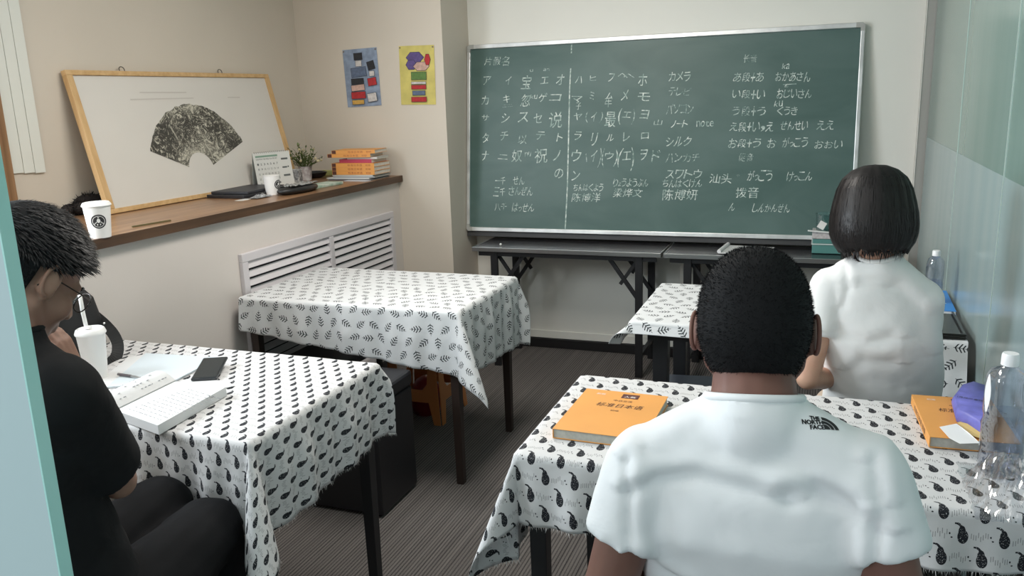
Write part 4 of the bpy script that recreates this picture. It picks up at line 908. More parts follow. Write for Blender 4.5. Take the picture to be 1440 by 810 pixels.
# left stack: rounded curling pages rising from the gutter
ax_ = (gF-gN); side = (gN-rN).normalized(); side = (side - ax_.normalized()*side.dot(ax_.normalized())).normalized(); mb = MB(); K = 10; prof = []
for i in range(K+1):
    t_ = i/K; prof.append((.17*t_, .030+.022*math.sin(PI*min(1, t_*1.25))*(1-t_*.5)*1.7-.028*t_*t_))
rs = []
for f_ in (0, 1):
    base = dn(gN+ax_*f_*1.02, ZD); rs.append([base+side*(.004+a)+Vector((0, 0, b_)) for a, b_ in prof]+[base+side*(.004+a)+Vector((0, 0, max(.0, b_-.022*(1-a/.2)))) for a, b_ in reversed(prof)])
mb.rings(rs).build('left_page_stack', mat('curled_pages', (.62, .62, .62), .6), wbk, smooth=40)
hw = MB()
for row, kk in ((0, 1), (1, 2), (2, 3), (3, 5)):
    for i in range(16):
        if r_.random() < .65: 
            a, b_ = prof[kk]; q = dn(gN+ax_*(.05+i*.058), ZD)+side*(.004+a)+Vector((0, 0, b_+.0012)); d = ax_.normalized()*r_.uniform(.004, .011); w = side*.0014; hw.add([q-w, q+d-w, q+d+w, q+w], [(0, 1, 2, 3)])
hw.build('handwriting', prt, wbk, flat_n=True)['kind'] = 'stuff'
# flat open notebook behind
nb = thing('open_notebook', 'flat open notebook with bluish pages behind the thick workbook', 'notebook', (-2.05, 2.0, ZD))
A = [atZ(*q, ZD+.004) for q in ((150, 545), (205, 497), (308, 503), (243, 537))]
mb = MB(); mb.add([dn(a, ZD) for a in A]+[dn(a, ZD+.006) for a in A], [(0, 3, 2, 1), (4, 5, 6, 7), (0, 1, 5, 4), (1, 2, 6, 5), (2, 3, 7, 6), (3, 0, 4, 7)]); mb.build('pages', blpage, nb, bevel=.001)
B_ = [atZ(*q, ZD+.002) for q in ((140, 535), (180, 503), (206, 498), (151, 546))]; MB().add([dn(a, ZD) for a in B_]+[dn(a, ZD+.003) for a in B_], [(0, 3, 2, 1), (4, 5, 6, 7), (0, 1, 5, 4), (1, 2, 6, 5), (2, 3, 7, 6), (3, 0, 4, 7)]).build('left_pages', wpage, nb)
C_ = [atZ(*q, ZD+.002) for q in ((250, 534), (300, 520), (330, 530), (318, 542))]
a_, b_ = atZ(166, 526, ZD+.012), atZ(197, 530, ZD+.012)
t = thing('pen', 'grey pen lying on the open notebook', 'pen', dn(a_, ZD+.0072)); a_ = dn(a_, ZD+.0117); b_ = dn(b_, ZD+.0105); dv = b_-a_
MB().tube([a_, a_+dv*.6], .0045, 8).build('grip', mat('pen_grey', (.13, .11, .12), .4), t); MB().tube([a_+dv*.6, a_+dv*.85, b_], [.0038, .003, .0008], 8).build('tip', mat('pen_tip', (.5, .5, .5), .3, .8), t)
sh = thing('paper_sheet', 'white folded sheet under the phone\'s near edge', 'paper', dn(atZ(290, 538, ZD), ZD)); C_ = [atZ(*q, ZD) for q in ((256, 541), (262, 534), (318, 536), (330, 543), (318, 546))]
MB().add([dn(a, ZD) for a in C_]+[dn(a, ZD+.002) for a in C_], [(4, 3, 2, 1, 0), (5, 6, 7, 8, 9)]+[(i, (i+1) % 5, 5+(i+1) % 5, 5+i) for i in range(5)]).build('sheet', wpage, sh)
# phone
ph = thing('phone', 'dark smartphone lying face up on the whale-print cloth', 'phone', dn(atZ(296, 524, ZD), ZD+.0025)); A = [atZ(*q, ZD+.012) for q in ((276, 534), (316, 532), (313, 507), (277, 509))]
c0 = sum(A, Vector())/4; du = Vector((.90, .44, 0)).normalized(); dvv = Vector((-du.y, du.x, 0)); w_ = .080; h_ = .160
PM2 = frame(dn(c0, ZD+.0125), du, dvv+Vector((0, 0, .12)))
MB().box(-w_/2, w_/2, -h_/2, h_/2, 0, .0085, PM2).build('phone_body', mat('phone_frame', (.05, .055, .06), .3, .5), ph, bevel=.003)
MB().box(-w_/2+.004, w_/2-.004, -h_/2+.004, h_/2-.004, .0087, .0095, PM2).build('screen', mat('phone_glass', (.02, .026, .03), .12), ph, bevel=.0006)
# drink cup with straw, black bag with strap
paper_cup('drink_cup', 'tall white paper cup with lid and straw, by the black bag', (-2.168, 1.893, ZD), .032, .043, .160, lid=True, straw=True)
blkf = mat('black_bag_fabric', (.012, .012, .013), .75)
bg_ = thing('shoulder_bag', 'black shoulder bag with looping strap against the low wall', 'bag', (-2.40, 2.10, ZD))
mb = MB(); rs = []
for z_, k, s in ((0, .95, 1), (.03, 1.05, 1.05), (.12, 1, .95), (.20, .85, .75), (.235, .6, .5), (.24, .2, .3)):
    rs.append([Vector((-2.412+.050*s*math.cos(a), 2.03+.125*k*math.sin(a), ZD+z_)) for a in [2*PI*i/24 for i in range(24)]])
mb.rings(rs).build('bag_body', blkf, bg_, smooth=60)
pts = [atY(125, 437, 2.17), atY(136, 446, 2.17), atX(150, 458, -2.33), atX(164, 475, -2.30), atX(167, 492, -2.28), atX(162, 506, -2.26), atX(150, 513, -2.25), atZ(137, 516, ZD+.012)]
P2 = []
for i in range(len(pts)-1):
    for k in range(4): P2.append(pts[i].lerp(pts[i+1], k/4))
P2.append(pts[-1])
P2 = [sum((P2[min(max(i+d, 0), len(P2)-1)] for d in (-2, -1, 0, 1, 2)), Vector())/5 for i in range(len(P2))]
mb = MB(); rs = []
for i, p in enumerate(P2):
    d = (P2[min(i+1, len(P2)-1)]-P2[max(i-1, 0)]).normalized(); wv = Vector((.62, .78, 0))*.001; wd = (d.cross(Vector((.80, -.6, .1)))).normalized()*.019
    nn_ = d.cross(wd).normalized()*.0022; rs.append([p-wd-nn_, p+wd-nn_, p+wd+nn_, p-wd+nn_])
mb.rings(rs).build('strap', blkf, bg_)
pb = P2[7]; MB().ball(pb+(CAMP-pb).normalized()*.006, .0055, n=10, m=6).build('rivet', chrome, bg_)
MB().tube([pts[0]+Vector((0, 0, .0)), atY(121, 428, 2.17), atY(119, 415, 2.17), atY(117, 428, 2.17), atY(118, 440, 2.17)], .003, 6).build('strap_ring', chrome, bg_)

# ================================================================ UNDER AND BESIDE THE DESKS
og = mat('orange_plastic', (.55, .20, .06), .4)
st = thing('plastic_stool', 'orange plastic stool with arched sides under the empty desk', 'stool', (-1.93, 3.72, 0))
def stool_side(M, hw, H, name='side_panel'):
    n = 8; out = [(-hw*1.22, 0), (-hw*1.22+.05, 0)]
    out += [(-hw*1.22+.05, .0), (-.055, .10)] ; 
    o2 = [(-hw*1.25, 0), (-hw*1.25+.038, 0), (-hw*.72, .115), (hw*.72, .115), (hw*1.25-.038, 0), (hw*1.25, 0), (hw, H), (hw*.72, H), (hw*.66, H*.52), (hw*.45, H*.44), (-hw*.45, H*.44), (-hw*.66, H*.52), (-hw*.72, H), (-hw, H)]
    MB().ext(o2, M, .006).build(name, og, st, bevel=.002)
hw, H = .135, .41
for a in range(4):
    M = Matrix.Translation((-1.93, 3.72, 0)) @ Matrix.Rotation(a*PI/2, 4, 'Z') @ Matrix.Translation((0, -hw*1.2, 0)) @ Matrix.Rotation(PI/2-.075, 4, 'X')
    stool_side(M, hw-.008, H)
MB().box(-1.93-.135, -1.93+.135, 3.72-.135, 3.72+.135, .411, .432).build('seat', og, st, bevel=.008)
rb = thing('red_bag', 'dark red bag seen through the arch of the orange stool', 'bag', (-1.93, 3.72, .125))
mb = MB(); mb.ball((-1.93, 3.72, .20), (.085, .085, .13)); 
for v in mb.v: v.z = max(.0, v.z); v += Vector((1, 0, 0))*.006*noise.noise(v*30)
mb.build('bag_body', mat('dark_red_film', (.20, .015, .02), .35), rb, smooth=True)
rb.location.z = 0
LOCz = rb
# black seat units between the left desks
blv = mat('black_vinyl', (.014, .014, .017), .4)
def chair(label, cx, cy, rz, seat_h=.45, back=True, mt=None, w=.40, d=.38, group=None, name='chair', back_h=.34):
    mt = mt or blv; M = rotz_about((cx, cy, 0), rz); t = thing(name, label, 'chair' if back else 'stool', (cx, cy, 0), group)
    MB().box(-w/2, w/2, -d/2, d/2, seat_h-.045, seat_h, M).build('seat', mt, t, bevel=.012)
    for x in (-w/2+.02, w/2-.02):
        for y in (-d/2+.02, d/2-.02):
            MB().bar(M @ Vector((x*1.08, y*1.08, 0)), M @ Vector((x, y, seat_h-.046)), .022).build('leg', black_metal, t)
    if back:
        for x in (-w/2+.03, w/2-.03): MB().bar(M @ Vector((x, -d/2+.012, seat_h-.046)), M @ Vector((x, -d/2-.05, seat_h+back_h-.02)), .02).build('back_post', black_metal, t)
        MB().rings([[M @ Vector((x, -d/2-.03-.02*(z_-seat_h)/.3-.025*(1-(x/(w/2))**2)+o_, z_)) for x, o_ in [(-w/2+w*i/8, 0) for i in range(9)]+[(w/2-w*i/8, .03) for i in range(9)]] for z_ in (seat_h+.07, seat_h+.2, seat_h+back_h)]).build('backrest', mt, t, bevel=.006)
    return t
cb2 = thing('storage_cube', 'black padded storage cube on the floor between the two left desks', 'stool', (-1.86, 2.77, 0))
MB().box(-2.15, -1.585, 2.62, 2.925, .012, .46).build('cube_body', blv, cb2, bevel=.006); MB().box(-2.155, -1.58, 2.615, 2.93, .462, .53).build('padded_lid', blv, cb2, bevel=.014)
for x_ in (-2.12, -1.615):
    for y_ in (2.65, 2.895): MB().box(x_-.015, x_+.015, y_-.015, y_+.015, 0, .011).build('foot', black_metal, cb2)
chair('dark grey stool under the wall end of the empty desk', -2.20, 3.30, -PI/2, .46, False, w=.36, d=.34, name='stool', mt=mat('dark_grey_vinyl', (.05, .05, .055), .5))
chair('slate-blue plastic stool tucked under the far right desk', -.42, 3.32, .1, .42, False, mt=mat('slate_plastic', (.09, .10, .125), .45), w=.34, d=.32, name='stool')
chair('black stool under the short-haired person in white', -.055, 1.27, .0, .425, False, w=.40, d=.36, name='stool')
chair('black stool under the person with the bobbed hair', .135, 2.63, .0, .435, False, w=.34, d=.30, name='stool')
chair('black stool under the person in black', -1.52, 1.08, -.1, .395, False, w=.38, d=.36, name='stool')

# ================================================================ PEOPLE
def organic(mb, voxel, it, post=None, cuts=(), fac=.5):
    """union overlapping closed shapes into one continuous surface and relax it"""
    me = bpy.data.meshes.new('tmp'); me.from_pydata(mb.v, [], mb.f); bm = bmesh.new(); bm.from_mesh(me); bmesh.ops.recalc_face_normals(bm, faces=bm.faces); bm.to_mesh(me); bm.free()
    o = bpy.data.objects.new('tmp', me); C.objects.link(o)
    q = o.modifiers.new('r', 'REMESH'); q.mode = 'VOXEL'; q.voxel_size = voxel; q.adaptivity = 0
    q = o.modifiers.new('s', 'SMOOTH'); q.factor = fac; q.iterations = it
    m2 = bpy.data.meshes.new_from_object(o.evaluated_get(bpy.context.evaluated_depsgraph_get()))
    bpy.data.objects.remove(o); bpy.data.meshes.remove(me)
    if post or cuts:
        bm = bmesh.new(); bm.from_mesh(m2); bm.normal_update()
        if post:
            mv = [(v, post(v.co, v.normal)) for v in bm.verts]
            for v, d in mv: v.co += d
        for c_, n_, rad in cuts:
            bad = [v for v in bm.verts if (v.co-c_).dot(n_) > 0 and (v.co-c_).length < rad]
            bmesh.ops.delete(bm, geom=bad, context='VERTS')
        bm.to_mesh(m2); bm.free()
    out = MB(); out.v = [v.co.copy() for v in m2.vertices]; out.f = [tuple(p.vertices) for p in m2.polygons]; bpy.data.meshes.remove(m2)
    return out
def mirror_pts(): return (-1, 1)
def head_shapes(mb, T, s=1.):
    """T: 4x4 head frame (x right, y forward, z up), origin at ear height"""
    def B(c_, r, rot=None): mb.ball(T @ (Vector(c_)*s), tuple(q*s for q in r), (T.to_3x3() @ (rot or Matrix.Identity(3))), 24, 16)
    def K(a, ra, b_, rb, **k): mb.cap(T @ (Vector(a)*s), ra*s, T @ (Vector(b_)*s), rb*s, **k)
    B((0, -.014, .032), (.0765, .098, .088)); B((0, -.018, .012), (.072, .090, .100)); B((0, .028, -.030), (.062, .062, .080)); B((0, .044, -.078), (.044, .040, .034)); B((0, -.02, -.03), (.066, .07, .06))
    for x in (-1, 1):
        B((x*.040, .056, -.028), (.024, .024, .030)); K((x*.012, .083, .020), .010, (x*.042, .070, .018), .010); B((x*.011, .096, -.031), (.009, .010, .008))
        K((x*.058, .0, -.045), .018, (x*.030, .05, -.088), .016)
        e = Matrix.Rotation(x*-.35, 3, 'Z') @ Matrix.Rotation(-.18, 3, 'X')
        B((x*.084, -.006, -.004), (.0075, .0185, .030), e); B((x*.080, .004, -.022), (.008, .010, .013), e)
        B((x*.031, .0735, .003), (.0135, .010, .0105))
    K((0, .082, .012), .0085, (0, .103, -.026), .0115); K((-.018, .084, -.057), .0065, (.018, .084, -.057), .0065); K((-.014, .083, -.067), .007, (.014, .083, -.067), .007); B((0, .076, -.098), (.018, .016, .015))
def face_parts(t, T, s=1., col_lip=(.30, .12, .10)):
    P = lambda c_: T @ (Vector(c_)*s)
    for x in (-1, 1):
        e = MB().ball(P((x*.031, .0752, .003)), .0098*s, n=16, m=12).build('eye', mat('eye_white', (.75, .73, .70), .3), t, smooth=True)
        MB().ball(P((x*.031, .0836, .002)), (.0045*s,)*3, n=12, m=8).build('iris', mat('iris_dark', (.02, .012, .01), .15), e, smooth=True)
        MB().tube([P((x*.013, .0925, .020)), P((x*.028, .0905, .026)), P((x*.046, .078, .022))], [.003*s, .0036*s, .0018*s], 6).build('eyebrow', hair_dark, t)
def ear_rims(t, T, s, m_):
    for x in (-1, 1):
        pts = [(x*(.088+.004*math.sin(a)), -.006-.017*math.sin(a)*1.0+.0, -.002+.028*math.cos(a)) for a in [-.6+PI*1.25*i/12 for i in range(13)]]
        MB().tube([T @ (Vector(q)*s) for q in pts], .0034*s, 8).build('ear_rim', m_, t, smooth=True)
def hand_shapes(mb, w, d, pn, side, s=1., curl=.5, spread=.12, thumb=.7):
    """w wrist, d hand direction, pn palm normal (towards the palm side), side +1/-1 thumb side along d x pn"""
    d = Vector(d).normalized(); pn = Vector(pn); pn = (pn-d*pn.dot(d)).normalized(); x = d.cross(pn)*side; w = Vector(w)
    P = lambda a, b_, c_: w+(x*a+d*b_+pn*c_)*s
    for i, a in enumerate((.030, .0103, -.0103, -.030)): mb.cap(P(a*.55, .008, 0), .014*s, P(a, .082-.004*abs(i-1), 0), .0115*s)
    for i, (a, L) in enumerate(((.032, .074), (.0107, .083), (-.0107, .077), (-.032, .060))):
        p = P(a, .086-.004*abs(i-1), 0); ang = curl*.5; ax = a*spread*8
        for k, (f_, r0, r1) in enumerate(((.46, .0088, .0082), (.30, .0082, .0076), (.24, .0076, .0064))):
            dd = (d*math.cos(ang)+pn*math.sin(ang)+x*ax*.4).normalized(); q = p+dd*L*f_*s; mb.cap(p, r0*s, q, r1*s, n=10); p = q; ang += curl*(1.1 if k == 0 else .8)
    p = P(.022, .022, .008); q = P(.046, .050, .016+.012*thumb); r = P(.050-.012*thumb, .078, .026+.016*thumb); u_ = P(.044-.022*thumb, .100, .030+.020*thumb)
    mb.cap(p, .016*s, q, .0125*s); mb.cap(q, .0120*s, r, .0105*s); mb.cap(r, .0103*s, u_, .0078*s)
def person(label, J, skin, hs, shirt_m, trouser_m, shoe_m, arm_r=1., body_r=1., rings=None, folds=None, collar_r=.066, sleeve=.62, sleeve_r=(.066, .060), hand=None, name='person', neck_r=.055, leg_r=1., vox=.0048, trap=.054):
    t = thing(name, label, 'person', (J['pelvis'].x, J['pelvis'].y, 0)); T = J['head']
    mb = MB(); head_shapes(mb, T, hs); s = body_r
    mb.cap(T @ Vector((0, -.022*hs, -.055*hs)), neck_r, J['neck'], neck_r*1.08)
    mb.cap(J['neck'], neck_r, (J['shL']+J['shR'])/2-Vector((0, 0, .05))+J['fwd']*.02, .055*s)
    mid_ = (J['shL']+J['shR'])/2-Vector((0, 0, .10))+J['fwd']*.02; mb.cap(mid_, .06*s, J['pelvis']+J['fwd']*.02, .07*s)
    for S in 'LR':
        sh, el, wr = J['sh'+S], J['el'+S], J['wr'+S]
        mb.cap(J['neck']-Vector((0, 0, .045)), .035, sh, .036); mb.cap(sh, .043*arm_r, el, .036*arm_r); mb.cap(el, .037*arm_r, wr, .0245*arm_r, sq=(1, 1))
        mb.ball(el.lerp(wr, .28), tuple(q*arm_r for q in (.0335, .0335, .037)))
        h = J['hand'+S]; hand_shapes(mb, wr, h[0], h[1], h[2], h[3], h[4], thumb=h[5] if len(h) > 5 else .7)
        hp, kn, an = J['hip'+S], J['kn'+S], J['an'+S]
        mb.cap(J['pelvis'], .07, hp, .07); mb.cap(hp, .068, kn, .05); mb.cap(kn, .048, an, .034)
    organic(mb, vox, 7, fac=.45).build('body', skin, t, smooth=True)
    # shirt
    mb = MB(); rs = []
    fwd = J['fwd']; rt = Vector((fwd.y, -fwd.x, 0))
    for c_, rx, ry, ex in rings:
        rs.append([c_+rt*(rx*math.copysign(abs(math.cos(a))**ex, math.cos(a)))+fwd*(ry*math.copysign(abs(math.sin(a))**ex, math.sin(a))) for a in [2*PI*i/28 for i in range(28)]])
    mb.rings(rs); cuts = []
    for S in 'LR':
        sh, el = J['sh'+S], J['el'+S]; hem = sh.lerp(el, sleeve); d = (el-sh).normalized()
        mb.cap(J['neck']-Vector((0, 0, .028))-J['fwd']*.0, trap, sh-Vector((0, 0, .004)), sleeve_r[0]*.95); mb.ball(sh, sleeve_r[0]); x_ = d.orthogonal().normalized(); y_ = d.cross(x_)
        mb.rings([[sh.lerp(hem, f_)+(x_*math.cos(a)+y_*math.sin(a))*(sleeve_r[0]+(sleeve_r[1]-sleeve_r[0])*f_)*g_ for a in [2*PI*i/24 for i in range(24)]] for f_, g_ in ((0, 1), (.5, 1), (1, 1), (1.001, .9))])
    nd = (T @ Vector((0, -.03, -.05))-J['neck']).normalized(); nd = (nd+Vector((0, 0, .8))).normalized(); cc = J['neck']+nd*.006
    mb.cap(J['neck']-nd*.03, collar_r*1.12, J['neck']+nd*.03, collar_r*.92); cuts.append((cc, nd, collar_r*1.22))
    sm = organic(mb, .0065, 16, post=folds, cuts=cuts)
    sh_o = sm.build('shirt', shirt_m, t, smooth=True, solid=.003, flat_n=True)
    bx = nd.orthogonal().normalized(); by = nd.cross(bx)
    pts = [cc+(bx*math.cos(a)+by*math.sin(a))*(collar_r*.955)-nd*.002 for a in [2*PI*i/36 for i in range(36)]]
    MB().tube(pts, .0065, 8, True, flat=1.).build('collar', shirt_m, sh_o, smooth=True)
    # trousers
    mb = MB(); pv = J['pelvis']; mb.cap(pv+Vector((0, 0, .10)), .115*leg_r, pv, .125*leg_r)
    cuts = []
    for S in 'LR':
        hp, kn, an = J['hip'+S], J['kn'+S], J['an'+S]
        mb.cap(pv, .10*leg_r, hp, .098*leg_r); mb.cap(hp, .098*leg_r, kn, .074*leg_r); mb.cap(kn, .072*leg_r, an-Vector((0, 0, .0)), .055*leg_r); cuts.append((an+Vector((0, 0, .03)), (an-kn).normalized(), .10))
    organic(mb, .0085, 8, cuts=cuts, post=lambda p, n_: n_*.005*noise.noise(p*14)).build('trousers', trouser_m, t, smooth=True, solid=.003, flat_n=True)
    for S in 'LR':
        an = J['an'+S]; f_ = J['fwd']; mb = MB(); mb.cap(Vector((an.x, an.y, .045))-f_*.045, .043, Vector((an.x, an.y, .038))+f_*.15, .038, sq=(1, .9)); mb.cap(Vector((an.x, an.y, .06)), .042, Vector((an.x, an.y, .10)), .045)
        so = organic(mb, .006, 4)
        for v in so.v: v.z = max(v.z, .002)
        so.build('shoe', shoe_m, t, smooth=True)
    return t
def skinmat(name, col, red):
    m, nt, b = newmat(name); setp(b, rough=.55, spec=.35, sss=.12); b.inputs['Subsurface Radius'].default_value = (.012, .004, .002)
    tc = nt.nodes.new('ShaderNodeTexCoord'); n = nt.nodes.new('ShaderNodeTexNoise'); n.inputs['Scale'].default_value = 9; n.inputs['Detail'].default_value = 4; nt.links.new(tc.outputs['Object'], n.inputs['Vector'])
    mixcol(nt, b, ((N(nt, n.outputs[0])-.35)*2.5).max(0).min(1), red, col); return m
def cloth_m(name, col, bump=.3):
    m, nt, b = newmat(name); setp(b, col=col, rough=.85, spec=.2)
    tc = nt.nodes.new('ShaderNodeTexCoord'); n = nt.nodes.new('ShaderNodeTexNoise'); n.inputs['Scale'].default_value = 7; n.inputs['Detail'].default_value = 4; n.inputs['Distortion'].default_value = .8
    nt.links.new(tc.outputs['Object'], n.inputs['Vector']); bp = nt.nodes.new('ShaderNodeBump'); bp.inputs['Strength'].default_value = bump; bp.inputs['Distance'].default_value = .02
    nt.links.new(n.outputs[0], bp.inputs['Height']); nt.links.new(bp.outputs[0], b.inputs['Normal']); return m
hair_black = mat('hair_black', (.010, .010, .011), .75, spec=.15); hair_dark = mat('hair_near_black', (.011, .009, .009), .58, spec=.25)
def hframe(o, fwd, pitch, roll=0):
    f_ = Vector(fwd).normalized(); M = frame(o, (f_.y, -f_.x, 0), f_); return M @ Matrix.Rotation(-pitch, 4, 'X') @ Matrix.Rotation(roll, 4, 'Y')
def sqd(d, e): v = Vector([math.copysign(abs(q)**e, q) for q in d]); return v
def hair_shell(t, T, s, keep, grow, m_, name='hair', e=1.):
    """scalp-following shell over the cranium; keep(x,y,z) in head units says where hair grows, grow() its thickness"""
    c_ = Vector((0, -.014, .016)); r = Vector((.0765, .098, .104)); mb = MB(); n, m2 = 64, 40; idx = {}
    def S(i, j, o_):
        a = 2*PI*i/n; b_ = -PI/2+PI*j/m2; d = Vector((math.cos(b_)*math.cos(a), math.cos(b_)*math.sin(a), math.sin(b_))); d = sqd(d, e); return Vector((c_.x+d.x*(r.x+o_), c_.y+d.y*(r.y+o_), c_.z+d.z*(r.z+o_)))
    for j in range(m2):
        for i in range(n):
            q = S(i+.5, j+.5, 0)
            if keep(q.x, q.y, q.z):
                vs_ = []
                for ii, jj in ((i, j), (i+1, j), (i+1, j+1), (i, j+1)):
                    key = (ii % n, jj)
                    if key not in idx:
                        p0 = S(ii, jj, 0); idx[key] = len(mb.v); mb.v.append(T @ (S(ii, jj, grow(p0.x, p0.y, p0.z))*s))
                    vs_.append(idx[key])
                if len(set(vs_)) > 2: mb.f.append(tuple(dict.fromkeys(vs_)))
    return mb.build(name, m_, t, smooth=True, solid=.004)
def strands(parent, T, s, keep, grow, length, direc, count, w, m_, seed=1, name='hair_strands', e_=1.):
    r_ = random.Random(seed); c_ = Vector((0, -.014, .016)); r = Vector((.0765, .098, .104)); mb = MB(); k = 0
    while k < count:
        z_ = r_.uniform(-1, 1); a = r_.uniform(0, 2*PI); q = math.sqrt(1-z_*z_); d = Vector((q*math.cos(a), q*math.sin(a), z_)); d = sqd(d, e_); p = Vector((d.x*r.x, d.y*r.y, d.z*r.z))+c_
        if not keep(p.x, p.y, p.z): continue
        k += 1; g = grow(p.x, p.y, p.z); p += d*(g+.0005); L = length(p, r_); dd = direc(p, d, r_); dd.normalize(); x = dd.cross(d).normalized()*w*.5
        e = p+dd*L
        if L > .012: mid = p+dd*L*.55+d*L*.10; mb.add([T @ (v*s) for v in (p-x, p+x, mid+x*.8, mid-x*.8, e)], [(0, 1, 2, 3), (3, 2, 4)])
        else: mb.add([T @ (v*s) for v in (p-x, p+x, e)], [(0, 1, 2)])
    return tag(mb.build(name, m_, parent, flat_n=True), kind='stuff')
def crease(paths):
    """paths: list of (points px, Y, amplitude, width): folds pressed into cloth along real lines"""
    L = [([atY(x, y, Y) for x, y in pts], A, w) for pts, Y, A, w in paths]
    def f_(p, n_):
        d = 0.
        for P, A, w in L:
            if abs(p.y-P[0].y) > .22: continue
            best = 9; sg = 0
            for a, b_ in zip(P, P[1:]):
                ab = Vector((b_.x-a.x, b_.z-a.z)); ap = Vector((p.x-a.x, p.z-a.z)); tt = max(0, min(1, ap.dot(ab)/ab.length_squared)); q = ap-ab*tt; dl = q.length
                if dl < best: best = dl; sg = 1 if q.y > 0 else -1
            u_ = best*sg/w
            d += A*(-math.exp(-u_*u_)+.75*math.exp(-((u_-1.5)/1.3)**2))
        return n_*(d+.0025*noise.noise(p*9)+.0012*noise.noise(p*28))
    return f_

# ---- person 1: short-haired, white T-shirt, back to us, at the near right desk
skin1 = skinmat('warm_brown_skin', (.215, .115, .085), (.17, .075, .06)); white1 = cloth_m('white_tshirt_cotton', (.80, .815, .83), .22)
H1 = atY(1061, 466, 1.235); J = {}
J['head'] = hframe(H1, (-.03, 1, 0), .30, -.02); J['neck'] = atY(1060, 562, 1.165); J['shL'] = atY(906, 655, 1.13); J['shR'] = atY(1216, 672, 1.14)
J['elL'] = atY(858, 822, 1.09); J['elR'] = atY(1262, 850, 1.10); J['wrL'] = Vector((-.19, 1.30, .80)); J['wrR'] = Vector((.06, 1.31, .80))
J['handL'] = ((.25, 1, -.35), (0, -.2, -1), 1, .98, .5); J['handR'] = ((-.3, 1, -.35), (0, -.2, -1), -1, .98, .5)
J['pelvis'] = Vector((-.065, 1.27, .575)); J['hipL'] = Vector((-.155, 1.31, .565)); J['hipR'] = Vector((.03, 1.31, .565)); J['knL'] = Vector((-.20, 1.63, .535)); J['knR'] = Vector((.09, 1.63, .535)); J['anL'] = Vector((-.20, 1.64, .10)); J['anR'] = Vector((.09, 1.64, .10))
J['fwd'] = Vector((0, 1, 0))
cx = (J['shL'].x+J['shR'].x)/2; zs = (J['shL'].z+J['shR'].z)/2
R1 = [(Vector((cx, 1.27, .50)), .165, .125, .8), (Vector((cx, 1.26, .66)), .17, .13, .8), (Vector((cx, 1.235, .82)), .175, .13, .8), (Vector((cx, 1.20, .95)), .185, .128, .8), (Vector((cx, 1.17, zs-.085)), .195, .118, .82), (Vector((cx, 1.16, zs-.02)), .178, .098, .85), (Vector((cx, 1.16, zs+.035)), .125, .075, .9), (Vector((cx, 1.165, zs+.065)), .075, .06, 1)]
F1 = crease([([(884, 694), (920, 680), (980, 678), (1045, 692), (1110, 706)], 1.06, .0075, .011), ([(1232, 745), (1195, 714), (1150, 698), (1110, 700)], 1.07, .009, .013), ([(898, 775), (925, 805), (965, 822)], 1.08, .007, .012),
             ([(886, 640), (893, 690), (896, 760), (897, 830)], 1.1, .006, .009), ([(1230, 650), (1236, 700), (1230, 750), (1224, 830)], 1.1, .006, .009), ([(940, 640), (1000, 590)], 1.08, .003, .02), ([(985, 556), (1060, 566), (1140, 562)], 1.1, .0025, .012)])
m1 = person('person in a white T-shirt with close-cropped black hair, sitting with their back to us', J, skin1, .985, white1, cloth_m('charcoal_trousers', (.03, .03, .035)), mat('dark_shoe', (.03, .03, .03), .5),
            rings=R1, folds=F1, collar_r=.069, sleeve=.60, sleeve_r=(.060, .062), arm_r=1.10, neck_r=.057, trap=.060)
def keep1(x, y, z): return z > (-.082 if y < -.025 else -.082+(y+.025)*1.5) and not (abs(x) > .066 and z < -.012 and y > -.03)
g1 = lambda x, y, z: .001+.0035*max(0, min(1, (z+.075)/.07))
hs_ = hair_shell(m1, J['head'], .985, keep1, g1, hair_black, e=.90)
strands(hs_, J['head'], .985, keep1, g1, lambda p, r: r.uniform(.0035, .0065), lambda p, d, r: d+Vector((r.uniform(-.4, .4), r.uniform(-.4, .4), r.uniform(-.4, .3))), 16000, .0011, hair_black, 5, e_=.90)
face_parts(m1, J['head'], .985); ear_rims(m1, J['head'], .985, skin1)
# printed logo on the back of the shirt
dgm = bpy.context.evaluated_depsgraph_get(); so_ = [o for o in m1.children if o.name.startswith('shirt')][0]
from mathutils.bvhtree import BVHTree
bv = BVHTree.FromPolygons([v.co + m1.location for v in so_.data.vertices], [tuple(p.vertices) for p in so_.data.polygons])
c0, cR_, cU_ = atY(1152, 597, 1.05), atY(1175, 597, 1.05), atY(1152, 585, 1.05)
h0 = bv.ray_cast(CAMP, (c0-CAMP).normalized())
if h0[0] is None: h0 = (c0, Vector((0, -1, 0)), 0, 0)
nL = h0[1] if h0[1].dot(CAMP-h0[0]) > 0 else -h0[1]
lx = _r.copy(); lx = (lx-nL*lx.dot(nL)).normalized(); LM = frame(h0[0]+nL*.004, lx, nL.cross(lx)); wpx = .0092/9.2
def stick(mb):
    for v in mb.v:
        h = bv.ray_cast(v+nL*.05, -nL)
        if h[0] is not None: v.xyz = h[0]+nL*.0022
    return mb
mb = MB(); S_ = (h0[0]-CAMP).length/FPX
def px(a): return a*S_
for txt, xa, xb, ya, yb in (('THE', -11, 2, 5.5, 11.5), ('NORTH', -23, 4.5, -1.2, 5), ('FACE', -13.5, 4.5, -8.5, -2.3)): text_on(mb, txt, LM, px(xa), px(xb), px(ya), px(yb))
LETT = MB(); LETT.v = mb.v; LETT.f = mb.f
logo_m = mat('logo_black_print', (.012, .012, .014), .6)
